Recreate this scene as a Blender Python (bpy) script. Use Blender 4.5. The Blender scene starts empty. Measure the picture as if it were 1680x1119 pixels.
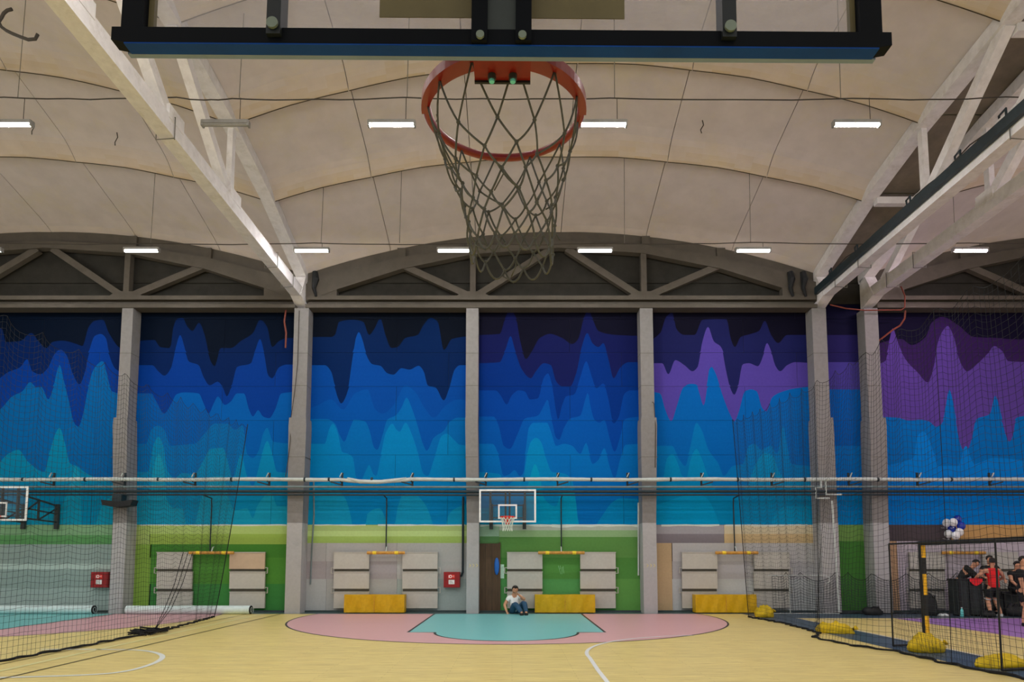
import bpy, math, random
import numpy as np
from mathutils import Vector, Matrix, noise as mnoise

random.seed(7); np.random.seed(7)
PI = math.pi
scene = bpy.context.scene
COL = scene.collection

# ------------------------------------------------------------------ camera
F_PX, PITCH, CY, HC = 1087.0, math.radians(5.0), 824.0, 1.70
cam_d = bpy.data.cameras.new('camera')
cam = bpy.data.objects.new('camera', cam_d); COL.objects.link(cam)
cam_d.sensor_width = 36.0
cam_d.lens = 36.0 * F_PX / 1680.0
cam_d.shift_y = (CY - 559.5) / 1680.0
cam_d.clip_start = 0.05; cam_d.clip_end = 200
cam.location = (0, 0, HC)
cam.rotation_euler = (PI/2 + PITCH, 0, 0)
scene.camera = cam

# ------------------------------------------------------------------ world, exposure
world = bpy.data.worlds.new('world'); scene.world = world
world.use_nodes = True
wbg = world.node_tree.nodes['Background']
wbg.inputs[0].default_value = (1.0, 0.94, 0.89, 1)
wbg.inputs[1].default_value = 0.30
scene.view_settings.view_transform = 'Standard'
scene.view_settings.look = 'None'
scene.view_settings.gamma = 1.0
scene.view_settings.use_curve_mapping = False
scene.view_settings.exposure = 1.2
cy = scene.cycles
cy.max_bounces = 5; cy.diffuse_bounces = 3; cy.glossy_bounces = 2; cy.transmission_bounces = 3; cy.transparent_max_bounces = 6
cy.caustics_reflective = False; cy.caustics_refractive = False
LAMP = 110.0            # emission of the hanging tube lamps

# ------------------------------------------------------------------ helpers
def at(x, y, Y):
    """point of the photograph's pixel (1680x1119 frame) on the vertical plane at depth Y -> (X, Z)"""
    u = (x - 840) / F_PX; v = (CY - y) / F_PX
    dy = math.cos(PITCH) - v * math.sin(PITCH); dz = math.sin(PITCH) + v * math.cos(PITCH)
    t = Y / dy
    return u * t, dz * t + HC

def lin(c):
    r = []
    for v in c[:3]:
        v = v / 255.0
        r.append(v / 12.92 if v <= 0.04045 else ((v + 0.055) / 1.055) ** 2.4)
    return r

K_WALL, K_FLOOR, K_CEIL = (0.70, 0.61, 0.58), (0.74, 0.70, 0.70), (0.376, 0.30, 0.245)
K_MURAL = (0.95, 0.80, 0.95)
def alb(c, k=K_WALL):
    k = k if isinstance(k, tuple) else (k, k, k)
    return [min(0.92, max(0.0005, v / q)) for v, q in zip(lin(c), k)]

MATS = {}
def material(name, color, rough=0.6, metal=0.0, var=0.12, scale=6.0, bump=0.0, bscale=40.0, stretch=None, spec=0.4, linear=False, k=K_WALL, dirt=None):
    if name in MATS: return MATS[name]
    m = bpy.data.materials.new(name); m.use_nodes = True
    nt = m.node_tree; b = nt.nodes['Principled BSDF']
    base = list(color[:3]) if linear else alb(color, k)
    b.inputs['Roughness'].default_value = rough
    b.inputs['Metallic'].default_value = metal
    b.inputs['Specular IOR Level'].default_value = spec
    tc = nt.nodes.new('ShaderNodeTexCoord'); mp = nt.nodes.new('ShaderNodeMapping')
    nt.links.new(tc.outputs['Object'], mp.inputs[0])
    if stretch: mp.inputs['Scale'].default_value = stretch
    nz = nt.nodes.new('ShaderNodeTexNoise'); nz.inputs['Scale'].default_value = scale
    nz.inputs['Detail'].default_value = 5.0; nz.inputs['Roughness'].default_value = 0.6
    nt.links.new(mp.outputs[0], nz.inputs['Vector'])
    mr = nt.nodes.new('ShaderNodeMapRange')
    mr.inputs['From Min'].default_value = 0.3; mr.inputs['From Max'].default_value = 0.7
    mr.inputs['To Min'].default_value = 1 - var; mr.inputs['To Max'].default_value = 1 + var
    nt.links.new(nz.outputs['Fac'], mr.inputs['Value'])
    vm = nt.nodes.new('ShaderNodeVectorMath'); vm.operation = 'SCALE'
    vm.inputs[0].default_value = base
    nt.links.new(mr.outputs[0], vm.inputs['Scale'])
    out = vm.outputs[0]
    if dirt:
        n2 = nt.nodes.new('ShaderNodeTexNoise'); n2.inputs['Scale'].default_value = dirt[1]
        n2.inputs['Detail'].default_value = 6.0; n2.inputs['Roughness'].default_value = 0.7
        nt.links.new(tc.outputs['Object'], n2.inputs['Vector'])
        r2 = nt.nodes.new('ShaderNodeMapRange')
        r2.inputs['From Min'].default_value = 0.52; r2.inputs['From Max'].default_value = 0.75
        r2.inputs['To Min'].default_value = 0; r2.inputs['To Max'].default_value = dirt[2]
        nt.links.new(n2.outputs['Fac'], r2.inputs['Value'])
        mx = nt.nodes.new('ShaderNodeMix'); mx.data_type = 'RGBA'
        nt.links.new(r2.outputs[0], mx.inputs['Factor'])
        nt.links.new(out, mx.inputs['A']); mx.inputs['B'].default_value = (*alb(dirt[0], k), 1)
        out = mx.outputs['Result']
    nt.links.new(out, b.inputs['Base Color'])
    if bump:
        n3 = nt.nodes.new('ShaderNodeTexNoise'); n3.inputs['Scale'].default_value = bscale
        n3.inputs['Detail'].default_value = 4
        nt.links.new(mp.outputs[0], n3.inputs['Vector'])
        bp = nt.nodes.new('ShaderNodeBump'); bp.inputs['Strength'].default_value = bump; bp.inputs['Distance'].default_value = 0.02
        nt.links.new(n3.outputs['Fac'], bp.inputs['Height']); nt.links.new(bp.outputs[0], b.inputs['Normal'])
    MATS[name] = m
    return m

def paint_material(name, rough=0.65, var=0.10, streak=0.05, spec=0.05):
    """colour from the painted faces, roller streaks and blotches from noise"""
    m = bpy.data.materials.new(name); m.use_nodes = True
    nt = m.node_tree; b = nt.nodes['Principled BSDF']
    b.inputs['Roughness'].default_value = rough; b.inputs['Specular IOR Level'].default_value = spec
    a = nt.nodes.new('ShaderNodeAttribute'); a.attribute_name = 'paint'
    geo = nt.nodes.new('ShaderNodeNewGeometry')
    n1 = nt.nodes.new('ShaderNodeTexNoise'); n1.inputs['Scale'].default_value = 14.0; n1.inputs['Detail'].default_value = 6
    mp = nt.nodes.new('ShaderNodeMapping'); mp.inputs['Scale'].default_value = (0.12, 1, 2.4)
    nt.links.new(geo.outputs['Position'], mp.inputs[0])
    n2 = nt.nodes.new('ShaderNodeTexNoise'); n2.inputs['Scale'].default_value = 3.0; n2.inputs['Detail'].default_value = 3
    nt.links.new(geo.outputs['Position'], n1.inputs['Vector']); nt.links.new(mp.outputs[0], n2.inputs['Vector'])
    ad = nt.nodes.new('ShaderNodeMath'); ad.operation = 'MULTIPLY_ADD'; ad.inputs[1].default_value = 2*var; ad.inputs[2].default_value = 1 - var - streak
    nt.links.new(n1.outputs['Fac'], ad.inputs[0])
    ad2 = nt.nodes.new('ShaderNodeMath'); ad2.operation = 'MULTIPLY_ADD'; ad2.inputs[1].default_value = 2*streak
    nt.links.new(n2.outputs['Fac'], ad2.inputs[0]); nt.links.new(ad.outputs[0], ad2.inputs[2])
    vm = nt.nodes.new('ShaderNodeVectorMath'); vm.operation = 'SCALE'
    nt.links.new(a.outputs['Color'], vm.inputs[0]); nt.links.new(ad2.outputs[0], vm.inputs['Scale'])
    nt.links.new(vm.outputs[0], b.inputs['Base Color'])
    MATS[name] = m
    return m

def emission(name, color, strength):
    m = bpy.data.materials.new(name); m.use_nodes = True
    nt = m.node_tree; nt.nodes.clear()
    e = nt.nodes.new('ShaderNodeEmission'); o = nt.nodes.new('ShaderNodeOutputMaterial')
    e.inputs[0].default_value = (*color, 1); e.inputs[1].default_value = strength
    nt.links.new(e.outputs[0], o.inputs[0]); MATS[name] = m
    return m

class MB:
    def __init__(s): s.v = []; s.f = []; s.c = []
    def face(s, pts, col=None):
        n = len(s.v); s.v += [tuple(p) for p in pts]; s.f.append(tuple(range(n, n+len(pts)))); s.c.append(col)
    def grid(s, P, closed_u=False, col=None):
        nu, nv = len(P), len(P[0]); n = len(s.v)
        for r in P: s.v += [tuple(p) for p in r]
        for i in range(nu if closed_u else nu-1):
            j = (i+1) % nu
            for k in range(nv-1):
                s.f.append((n+i*nv+k, n+j*nv+k, n+j*nv+k+1, n+i*nv+k+1)); s.c.append(col)
    def box(s, x0, x1, y0, y1, z0, z1, col=None):
        n = len(s.v)
        s.v += [(x0,y0,z0),(x1,y0,z0),(x1,y1,z0),(x0,y1,z0),(x0,y0,z1),(x1,y0,z1),(x1,y1,z1),(x0,y1,z1)]
        for q in ((0,3,2,1),(4,5,6,7),(0,1,5,4),(1,2,6,5),(2,3,7,6),(3,0,4,7)):
            s.f.append(tuple(n+i for i in q)); s.c.append(col)
        return s
    def bar(s, p, q, w, h, up=(0,0,1)):
        p = Vector(p); q = Vector(q); d = (q-p).normalized(); up = Vector(up)
        if abs(d.dot(up)) > 0.98: up = Vector((0,1,0))
        a = d.cross(up).normalized(); b = a.cross(d).normalized()
        n = len(s.v)
        for c in (p, q):
            for sa, sb in ((-1,-1),(1,-1),(1,1),(-1,1)):
                s.v.append(tuple(c + a*sa*w/2 + b*sb*h/2))
        for fq in ((0,3,2,1),(4,5,6,7),(0,1,5,4),(1,2,6,5),(2,3,7,6),(3,0,4,7)):
            s.f.append(tuple(n+i for i in fq)); s.c.append(None)
        return s
    def tube(s, pts, r, n=6, closed=False, cap=True, col=None):
        pts = [Vector(p) for p in pts]; m = len(pts)
        rr = r if isinstance(r, (list, tuple)) else [r]*m
        base = len(s.v); prev = None
        for i, p in enumerate(pts):
            if closed: d = pts[(i+1) % m] - pts[i-1]
            else: d = pts[min(i+1, m-1)] - pts[max(i-1, 0)]
            if d.length < 1e-9: d = Vector((0,0,1))
            d.normalize()
            if prev is None:
                a = d.cross(Vector((0,0,1)))
                if a.length < 0.1: a = d.cross(Vector((1,0,0)))
            else: a = prev - d*prev.dot(d)
            a.normalize(); prev = a; b = d.cross(a)
            for k in range(n):
                t = 2*PI*k/n
                s.v.append(tuple(p + (a*math.cos(t) + b*math.sin(t))*rr[i]))
        for i in range(m if closed else m-1):
            j = (i+1) % m
            for k in range(n):
                s.f.append((base+i*n+k, base+i*n+(k+1)%n, base+j*n+(k+1)%n, base+j*n+k)); s.c.append(col)
        if cap and not closed:
            s.f.append(tuple(base+k for k in reversed(range(n)))); s.c.append(col)
            s.f.append(tuple(base+(m-1)*n+k for k in range(n))); s.c.append(col)
        return s
    def ball(s, c, r, nu=10, nv=7, sc=(1,1,1), f=None):
        P = []
        for i in range(nu):
            row = []
            for k in range(nv):
                th = PI*k/(nv-1); ph = 2*PI*i/nu
                d = Vector((math.sin(th)*math.cos(ph)*sc[0], math.sin(th)*math.sin(ph)*sc[1], -math.cos(th)*sc[2]))
                row.append(Vector(c) + (d*r if f is None else f(d)*r))
            P.append(row)
        s.grid(P, closed_u=True); return s
    def prism(s, poly, axis, a0, a1):
        """extrude a 2D polygon: axis 'y' -> poly in (x,z); 'z' -> (x,y); 'x' -> (y,z)"""
        def P(p, a):
            return {'y': (p[0], a, p[1]), 'z': (p[0], p[1], a), 'x': (a, p[0], p[1])}[axis]
        n = len(s.v); m = len(poly)
        s.v += [P(p, a0) for p in poly] + [P(p, a1) for p in poly]
        s.f.append(tuple(n+i for i in range(m))); s.f.append(tuple(n+m+i for i in reversed(range(m)))); s.c += [None, None]
        for i in range(m):
            j = (i+1) % m
            s.f.append((n+i, n+m+i, n+m+j, n+j)); s.c.append(None)
        return s
    def build(s, name, mat, parent=None, smooth=False, local=False, fix=True):
        me = bpy.data.meshes.new(name)
        V = np.array(s.v, dtype=float)
        if parent is None:
            lo, hi = V.min(0), V.max(0); o = np.array([(lo[0]+hi[0])/2, (lo[1]+hi[1])/2, lo[2]])
        elif local: o = np.zeros(3)
        else:
            o = np.zeros(3); q = parent
            while q is not None: o += np.array(q.location); q = q.parent
        me.from_pydata((V - o).tolist(), [], s.f)
        if any(c is not None for c in s.c):
            at_ = me.attributes.new('paint', 'FLOAT_COLOR', 'FACE')
            arr = np.ones((len(s.f), 4), dtype=np.float32)
            for i, c in enumerate(s.c):
                if c is not None: arr[i, :3] = c[:3]
            at_.data.foreach_set('color', arr.ravel())
        if isinstance(mat, str): mat = MATS[mat]
        me.materials.append(mat)
        if smooth: me.polygons.foreach_set('use_smooth', [True]*len(me.polygons))
        me.update()
        ob = bpy.data.objects.new(name, me); COL.objects.link(ob)
        if parent is None: ob.location = o.tolist()
        else: ob.parent = parent
        return ob

def tag(o, label, cat, group=None, kind=None):
    if label: o['label'] = label
    if cat: o['category'] = cat
    if group: o['group'] = group
    if kind: o['kind'] = kind
    return o
def thing(name, label, cat, loc=(0,0,0), rotz=0, group=None):
    o = bpy.data.objects.new(name, None); COL.objects.link(o)
    o.location = loc; o.rotation_euler = (0, 0, rotz); o.empty_display_size = 0.2
    return tag(o, label, cat, group)
def struct(o, label=None):
    o['kind'] = 'structure'
    if label: o['label'] = label
    return o
def copy_tree(o, parent=None):
    c = o.copy(); COL.objects.link(c); c.parent = parent
    for ch in list(o.children): copy_tree(ch, c)
    return c

# ------------------------------------------------------------------ materials
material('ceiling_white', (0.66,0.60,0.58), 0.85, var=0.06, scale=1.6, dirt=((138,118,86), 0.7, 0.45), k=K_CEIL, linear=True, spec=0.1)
material('roof_back', (120,108,90), 0.9, k=K_CEIL)
material('chord_paint', (0.80,0.78,0.78), 0.75, var=0.08, scale=5, dirt=((110,94,74), 3.0, 0.4), k=K_CEIL, linear=True, spec=0.2)
material('end_truss_paint', (72,63,55), 0.8, var=0.12, scale=4, dirt=((46,40,34), 2.0, 0.6))
material('dark_concrete', (35,31,26), 0.9, var=0.25, scale=2.5, dirt=((38,36,30), 1.2, 0.6))
material('gap_concrete', (110,96,84), 0.9, var=0.2, scale=2)
material('column_paint', (110,102,99), 0.7, var=0.07, scale=9, dirt=((100,90,82), 2.2, 0.5))
material('column_lower', (148,140,138), 0.6, var=0.05, scale=9, dirt=((120,112,110), 2.2, 0.4))
material('navy_frame', (4,6,10), 0.6, var=0.2, spec=0.1)
material('navy_pad', (4,46,104), 0.6, var=0.15, spec=0.15)
material('glass_rim', (96,106,128), 0.5)
material('radiator_beige', (168,140,116), 0.55, var=0.05)
material('gap_shade', (60,48,34), 0.9)
material('net_low', (30,36,42), 0.8)
material('frame_dark', (14,18,20), 0.5, var=0.2)
material('bolt_steel', (96,100,88), 0.45, metal=0.3)
material('far_red', (196,44,30), 0.4, var=0.08)
material('tape_back', (84,72,46), 0.6, var=0.15)
material('rim_red', (92,3,2), 0.30, var=0.08, spec=0.6, k=0.55)
material('mount_red', (92,12,5), 0.4, var=0.15, scale=30, k=0.55)
material('rope_net', (70,66,58), 0.85, var=0.25, scale=60)
material('rope_white', (200,196,180), 0.8)
material('steel_dark', (40,44,42), 0.5, var=0.2)
material('net_black', (16,18,22), 0.8, var=0.1)
material('net_grey', (40,46,52), 0.8)
material('rope_black', (14,14,16), 0.85)
material('pipe_white', (168,166,160), 0.5, var=0.12, scale=5, dirt=((100,96,86), 5, 0.5))
material('pipe_grey', (96,104,104), 0.5, var=0.15)
material('pipe_dark', (26,36,40), 0.5, var=0.2)
material('radiator_white', (162,152,142), 0.55, var=0.05, scale=12)
material('radiator_shade', (70,64,54), 0.7)
material('bar_orange', (176,122,52), 0.6, var=0.25, scale=14)
material('bar_yellow', (214,172,40), 0.6)
material('vinyl_yellow', (178,134,2), 0.5, var=0.08, scale=10, bump=0.2, bscale=6)
material('sack_yellow', (184,148,8), 0.6, var=0.2, scale=10, bump=0.5, bscale=9)
material('goal_yellow', (220,152,20), 0.5, var=0.15)
material('goal_black', (18,18,20), 0.5)
material('hydrant_red', (128,16,20), 0.4, var=0.1)
material('sign_white', (214,206,198), 0.5)
material('sign_red', (196,40,30), 0.5)
material('sign_grey', (130,124,120), 0.5)
material('door_brown', (74,52,34), 0.55, var=0.25, scale=3, stretch=(6,6,0.7))
material('blue_plastic', (22,84,156), 0.4)
material('paper_pale', (170,190,170), 0.7, var=0.2, scale=20)
material('foil_white', (178,184,180), 0.55, var=0.08, scale=8)
material('hole_black', (12,14,16), 0.8)
material('baseboard_dark', (48,58,58), 0.7, var=0.2)
material('skin', (176,122,92), 0.55, var=0.05)
material('hair_dark', (26,20,16), 0.7)
material('shirt_white', (206,206,206), 0.8, var=0.06)
material('jeans_blue', (34,62,84), 0.8, var=0.15, scale=20)
material('vest_red', (196,22,24), 0.7, var=0.08)
material('cloth_black', (16,17,18), 0.8, var=0.2)
material('shoe_white', (190,186,182), 0.6)
material('sock_pink', (168,96,84), 0.7)
material('cloth_red', (206,24,34), 0.7)
material('bag_black', (14,16,18), 0.6, var=0.3)
material('crate_dark', (30,34,34), 0.6, var=0.25, scale=5)
material('bottle_teal', (96,176,172), 0.3)
material('balloon_blue', (24,44,140), 0.25, spec=0.6, var=0.03)
material('balloon_white', (206,206,214), 0.25, spec=0.6, var=0.03)
material('hose_orange', (100,42,28), 0.5, var=0.2)
material('wire_dark', (52,44,38), 0.7)
material('wire_grey', (96,88,80), 0.7)
material('lamp_body', (120,112,108), 0.5)
material('chalk', (120,160,110), 0.8)
material('mark_yellow', (190,170,90), 0.7)
material('white_tape', (206,208,204), 0.5)
emission('tube_light', (1.0, 0.96, 0.95), LAMP)
emission('tube_light_pink', (1.0, 0.76, 0.90), LAMP)
paint_material('mural_paint')
paint_material('floor_paint', rough=0.38, var=0.05, streak=0.03, spec=0.25)

def glass_material(name, tint, haze):
    m = bpy.data.materials.new(name); m.use_nodes = True
    nt = m.node_tree; nt.nodes.clear()
    o = nt.nodes.new('ShaderNodeOutputMaterial')
    tr = nt.nodes.new('ShaderNodeBsdfTransparent'); tr.inputs[0].default_value = (*tint, 1)
    df = nt.nodes.new('ShaderNodeBsdfTranslucent'); df.inputs[0].default_value = (0.75, 0.72, 0.78, 1)
    gl = nt.nodes.new('ShaderNodeBsdfGlossy'); gl.inputs['Roughness'].default_value = 0.15
    tc = nt.nodes.new('ShaderNodeTexCoord')
    nz = nt.nodes.new('ShaderNodeTexNoise'); nz.inputs['Scale'].default_value = 7.0; nz.inputs['Detail'].default_value = 8; nz.inputs['Roughness'].default_value = 0.75
    mp = nt.nodes.new('ShaderNodeMapping'); mp.inputs['Scale'].default_value = (1, 1, 2)
    nt.links.new(tc.outputs['Object'], mp.inputs[0]); nt.links.new(mp.outputs[0], nz.inputs['Vector'])
    mr = nt.nodes.new('ShaderNodeMapRange'); mr.inputs['From Min'].default_value = 0.35; mr.inputs['From Max'].default_value = 0.8
    mr.inputs['To Min'].default_value = haze*0.6; mr.inputs['To Max'].default_value = haze*1.8
    nt.links.new(nz.outputs['Fac'], mr.inputs['Value'])
    m1 = nt.nodes.new('ShaderNodeMixShader'); m2 = nt.nodes.new('ShaderNodeMixShader')
    nt.links.new(mr.outputs[0], m1.inputs[0]); nt.links.new(tr.outputs[0], m1.inputs[1]); nt.links.new(df.outputs[0], m1.inputs[2])
    m2.inputs[0].default_value = 0.03
    nt.links.new(m1.outputs[0], m2.inputs[1]); nt.links.new(gl.outputs[0], m2.inputs[2]); nt.links.new(m2.outputs[0], o.inputs[0])
    MATS[name] = m
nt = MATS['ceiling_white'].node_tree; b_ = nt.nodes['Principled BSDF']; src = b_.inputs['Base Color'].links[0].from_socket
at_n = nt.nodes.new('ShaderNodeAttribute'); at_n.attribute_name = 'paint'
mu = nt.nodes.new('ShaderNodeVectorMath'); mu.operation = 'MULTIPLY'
nt.links.new(src, mu.inputs[0]); nt.links.new(at_n.outputs['Color'], mu.inputs[1]); nt.links.new(mu.outputs[0], b_.inputs['Base Color'])   # damp stains and painted shade of the droop along the panel joints
glass_material('board_glass', (0.86,0.87,0.90), 0.13)
glass_material('far_glass', (0.9,0.93,0.95), 0.03)

# wood floor: long boards lying across the hall
def floor_material():
    m = bpy.data.materials.new('parquet'); m.use_nodes = True
    nt = m.node_tree; b = nt.nodes['Principled BSDF']
    b.inputs['Roughness'].default_value = 0.38; b.inputs['Specular IOR Level'].default_value = 0.35
    geo = nt.nodes.new('ShaderNodeNewGeometry')
    mp = nt.nodes.new('ShaderNodeMapping'); mp.inputs['Scale'].default_value = (0.8, 9.0, 1)
    nt.links.new(geo.outputs['Position'], mp.inputs[0])
    n1 = nt.nodes.new('ShaderNodeTexNoise'); n1.inputs['Scale'].default_value = 2.2; n1.inputs['Detail'].default_value = 7; n1.inputs['Roughness'].default_value = 0.7
    nt.links.new(mp.outputs[0], n1.inputs['Vector'])
    cr = nt.nodes.new('ShaderNodeValToRGB')
    cr.color_ramp.elements[0].position = 0.28; cr.color_ramp.elements[0].color = (*alb((178,152,86), K_FLOOR), 1)
    cr.color_ramp.elements[1].position = 0.62; cr.color_ramp.elements[1].color = (*alb((216,194,126), K_FLOOR), 1)
    nt.links.new(n1.outputs['Fac'], cr.inputs[0])
    br = nt.nodes.new('ShaderNodeTexBrick')
    br.inputs['Scale'].default_value = 1.0; br.inputs['Brick Width'].default_value = 1.9; br.inputs['Row Height'].default_value = 0.11
    br.inputs['Mortar Size'].default_value = 0.004; br.inputs['Color1'].default_value = (0.93,0.93,0.93,1); br.inputs['Color2'].default_value = (1.04,1.04,1.04,1); br.inputs['Mortar'].default_value = (0.7,0.66,0.6,1)
    nt.links.new(geo.outputs['Position'], br.inputs['Vector'])
    mx = nt.nodes.new('ShaderNodeMix'); mx.data_type = 'RGBA'; mx.blend_type = 'MULTIPLY'; mx.inputs['Factor'].default_value = 0.8
    nt.links.new(cr.outputs[0], mx.inputs['A']); nt.links.new(br.outputs['Color'], mx.inputs['B'])
    nt.links.new(mx.outputs['Result'], b.inputs['Base Color'])
    MATS['parquet'] = m
floor_material()

# ================================================================== THE HALL
WALL = 22.0                                    # depth of the painted end wall
# column: (x0, x1, lower-part widening)
COLS = [(-13.03,-12.66,-12.90,-12.46), (-7.27,-6.79,-7.27,-6.78), (-1.53,-1.12,-1.46,-1.07), (4.27,4.70,4.22,4.66), (10.02,10.49,9.98,10.54), (11.77,12.22,11.66,12.18)]

# ---- floor
fl = MB().box(-27, 31, -3.2, 22.3, -0.12, 0.0).build('floor', 'parquet'); struct(fl, 'yellow wooden boards of the sports hall floor')
def flat(name, pts, col, z=0.002, label=None):
    m = MB(); m.face([(x, y, z) for x, y in pts], alb(col, K_FLOOR)); o = m.build(name, 'floor_paint', fl)
    if label: o['label'] = label
    return o
def arc(cx, cy, r, a0, a1, n=64): return [(cx+r*math.cos(a0+(a1-a0)*i/n), cy+r*math.sin(a0+(a1-a0)*i/n)) for i in range(n+1)]
def line(name, pts, w, col, z=0.004, closed=False):
    if 6 < len(pts) < 16:
        P_ = [Vector(p) for p in pts]; q_ = []
        for i in range(len(P_)-1):
            a, b, c, d = P_[max(i-1,0)], P_[i], P_[i+1], P_[min(i+2,len(P_)-1)]
            for k in range(6):
                u = k/6; q_.append(0.5*((2*b)+(c-a)*u+(2*a-5*b+4*c-d)*u*u+(3*b-a-3*c+d)*u**3))
        pts = [tuple(v) for v in q_]+[tuple(P_[-1])]
    m = MB(); L = []; R = []
    n = len(pts)
    for i, p in enumerate(pts):
        a = pts[max(i-1,0)]; b = pts[min(i+1,n-1)]
        dx, dy = b[0]-a[0], b[1]-a[1]; l = math.hypot(dx,dy) or 1
        L.append((p[0]-dy/l*w/2, p[1]+dx/l*w/2, z)); R.append((p[0]+dy/l*w/2, p[1]-dx/l*w/2, z))
    for i in range(n-1): m.face([R[i], R[i+1], L[i+1], L[i]], alb(col, K_FLOOR))
    return m.build(name, 'floor_paint', fl)
BASE = 21.25
def court_end(cx, pink, teal, xmin=None, half=2.33, dark=(30,28,34)):
    a0 = math.asin((BASE-19.8)/6.2)
    P = arc(cx, 19.8, 6.2, PI-a0, 2*PI+a0)
    flat('three_point_area', P, pink, 0.002, 'painted three-point area')
    line('three_point_line', P, 0.05, dark, 0.004)
    K = [(cx-half, BASE), (cx-half, 15.85)] + arc(cx, 15.85, 1.68, PI, 2*PI, 32) + [(cx+half, 15.85), (cx+half, BASE)]
    flat('key_area', K, teal, 0.003, 'painted key')
    line('key_line', [(cx-half, BASE), (cx-half, 15.85), (cx-1.68, 15.85)], 0.06, dark, 0.0045)
    line('key_line', [(cx+half, BASE), (cx+half, 15.85), (cx+1.68, 15.85)], 0.06, dark, 0.0045)
    line('free_throw_arc', arc(cx, 15.85, 1.68, PI, 2*PI, 32), 0.06, dark, 0.0045)
court_end(-0.13, (194,148,150), (110,172,172))
court_end(-15.2, (186,140,146), (100,164,164), half=2.6)
line('court_line', arc(4.6, 12.0, 3.25, PI*1.02, PI*0.55, 24)[::-1] + [(1.33, 10.4), (1.34, 4.0)], 0.07, (206,204,204), 0.006)
line('court_line', [(-9.0, 12.85), (-8.0, 12.83), (-7.1, 12.74), (-6.5, 12.33), (-6.1, 11.75), (-5.9, 11.0), (-5.95, 10.3), (-6.4, 10.0), (-7.43, 9.8), (-9, 9.6)], 0.09, (200,200,196), 0.005)
line('court_line', [(-7.92, 21.2), (-7.84, 4)], 0.10, (206,196,140), 0.005)
line('court_line', [(-7.32, 21.2), (-7.32, 4)], 0.045, (80,66,34), 0.006)
line('court_line', [(-8.37, 21.2), (-8.37, 4)], 0.035, (110,92,50), 0.006)
# right court: slate border, violet zone
flat('court_border', [(7.30, BASE), (7.30, 2.0), (8.32, 2.0), (8.32, BASE)], (52,70,86), 0.002)
flat('court_border', [(7.30, 22.0), (7.30, 19.75), (19, 19.75), (19, 22.0)], (50,66,80), 0.0025)
line('court_line', [(8.36, 19.7), (8.36, 2.0)], 0.06, (196,190,180), 0.005)
line('court_line', [(8.36, 19.68), (19, 19.68)], 0.06, (190,184,176), 0.005)
flat('violet_area', [(11.2, 19.6), (11.2, 9.0), (19, 9.0), (19, 19.6)], (150,108,172), 0.003, 'violet painted court area')
flat('court_border', [(-27, 22.0), (-27, BASE), (7.3, BASE), (7.3, 22.0)], (66,84,84), 0.001)

# ---- painted end wall: panels with the mural
wall = MB().box(-27, 31, 22.06, 22.3, 0, 13.4).build('wall_back', 'dark_concrete'); struct(wall, 'end wall of the hall')

def pchip(xs, ys, q):
    xs = np.array(xs, float); ys = np.array(ys, float)
    h = np.diff(xs); d = np.diff(ys)/h; m = np.zeros(len(xs))
    for i in range(1, len(xs)-1):
        if d[i-1]*d[i] > 0:
            w1 = 2*h[i]+h[i-1]; w2 = h[i]+2*h[i-1]; m[i] = (w1+w2)/(w1/d[i-1]+w2/d[i])
    q = np.clip(q, xs[0], xs[-1]); i = np.clip(np.searchsorted(xs, q)-1, 0, len(h)-1)
    t = (q-xs[i])/h[i]
    return ((1+2*t)*(1-t)**2*ys[i] + t*(1-t)**2*h[i]*m[i] + t*t*(3-2*t)*ys[i+1] + t*t*(t-1)*h[i]*m[i+1])

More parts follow.
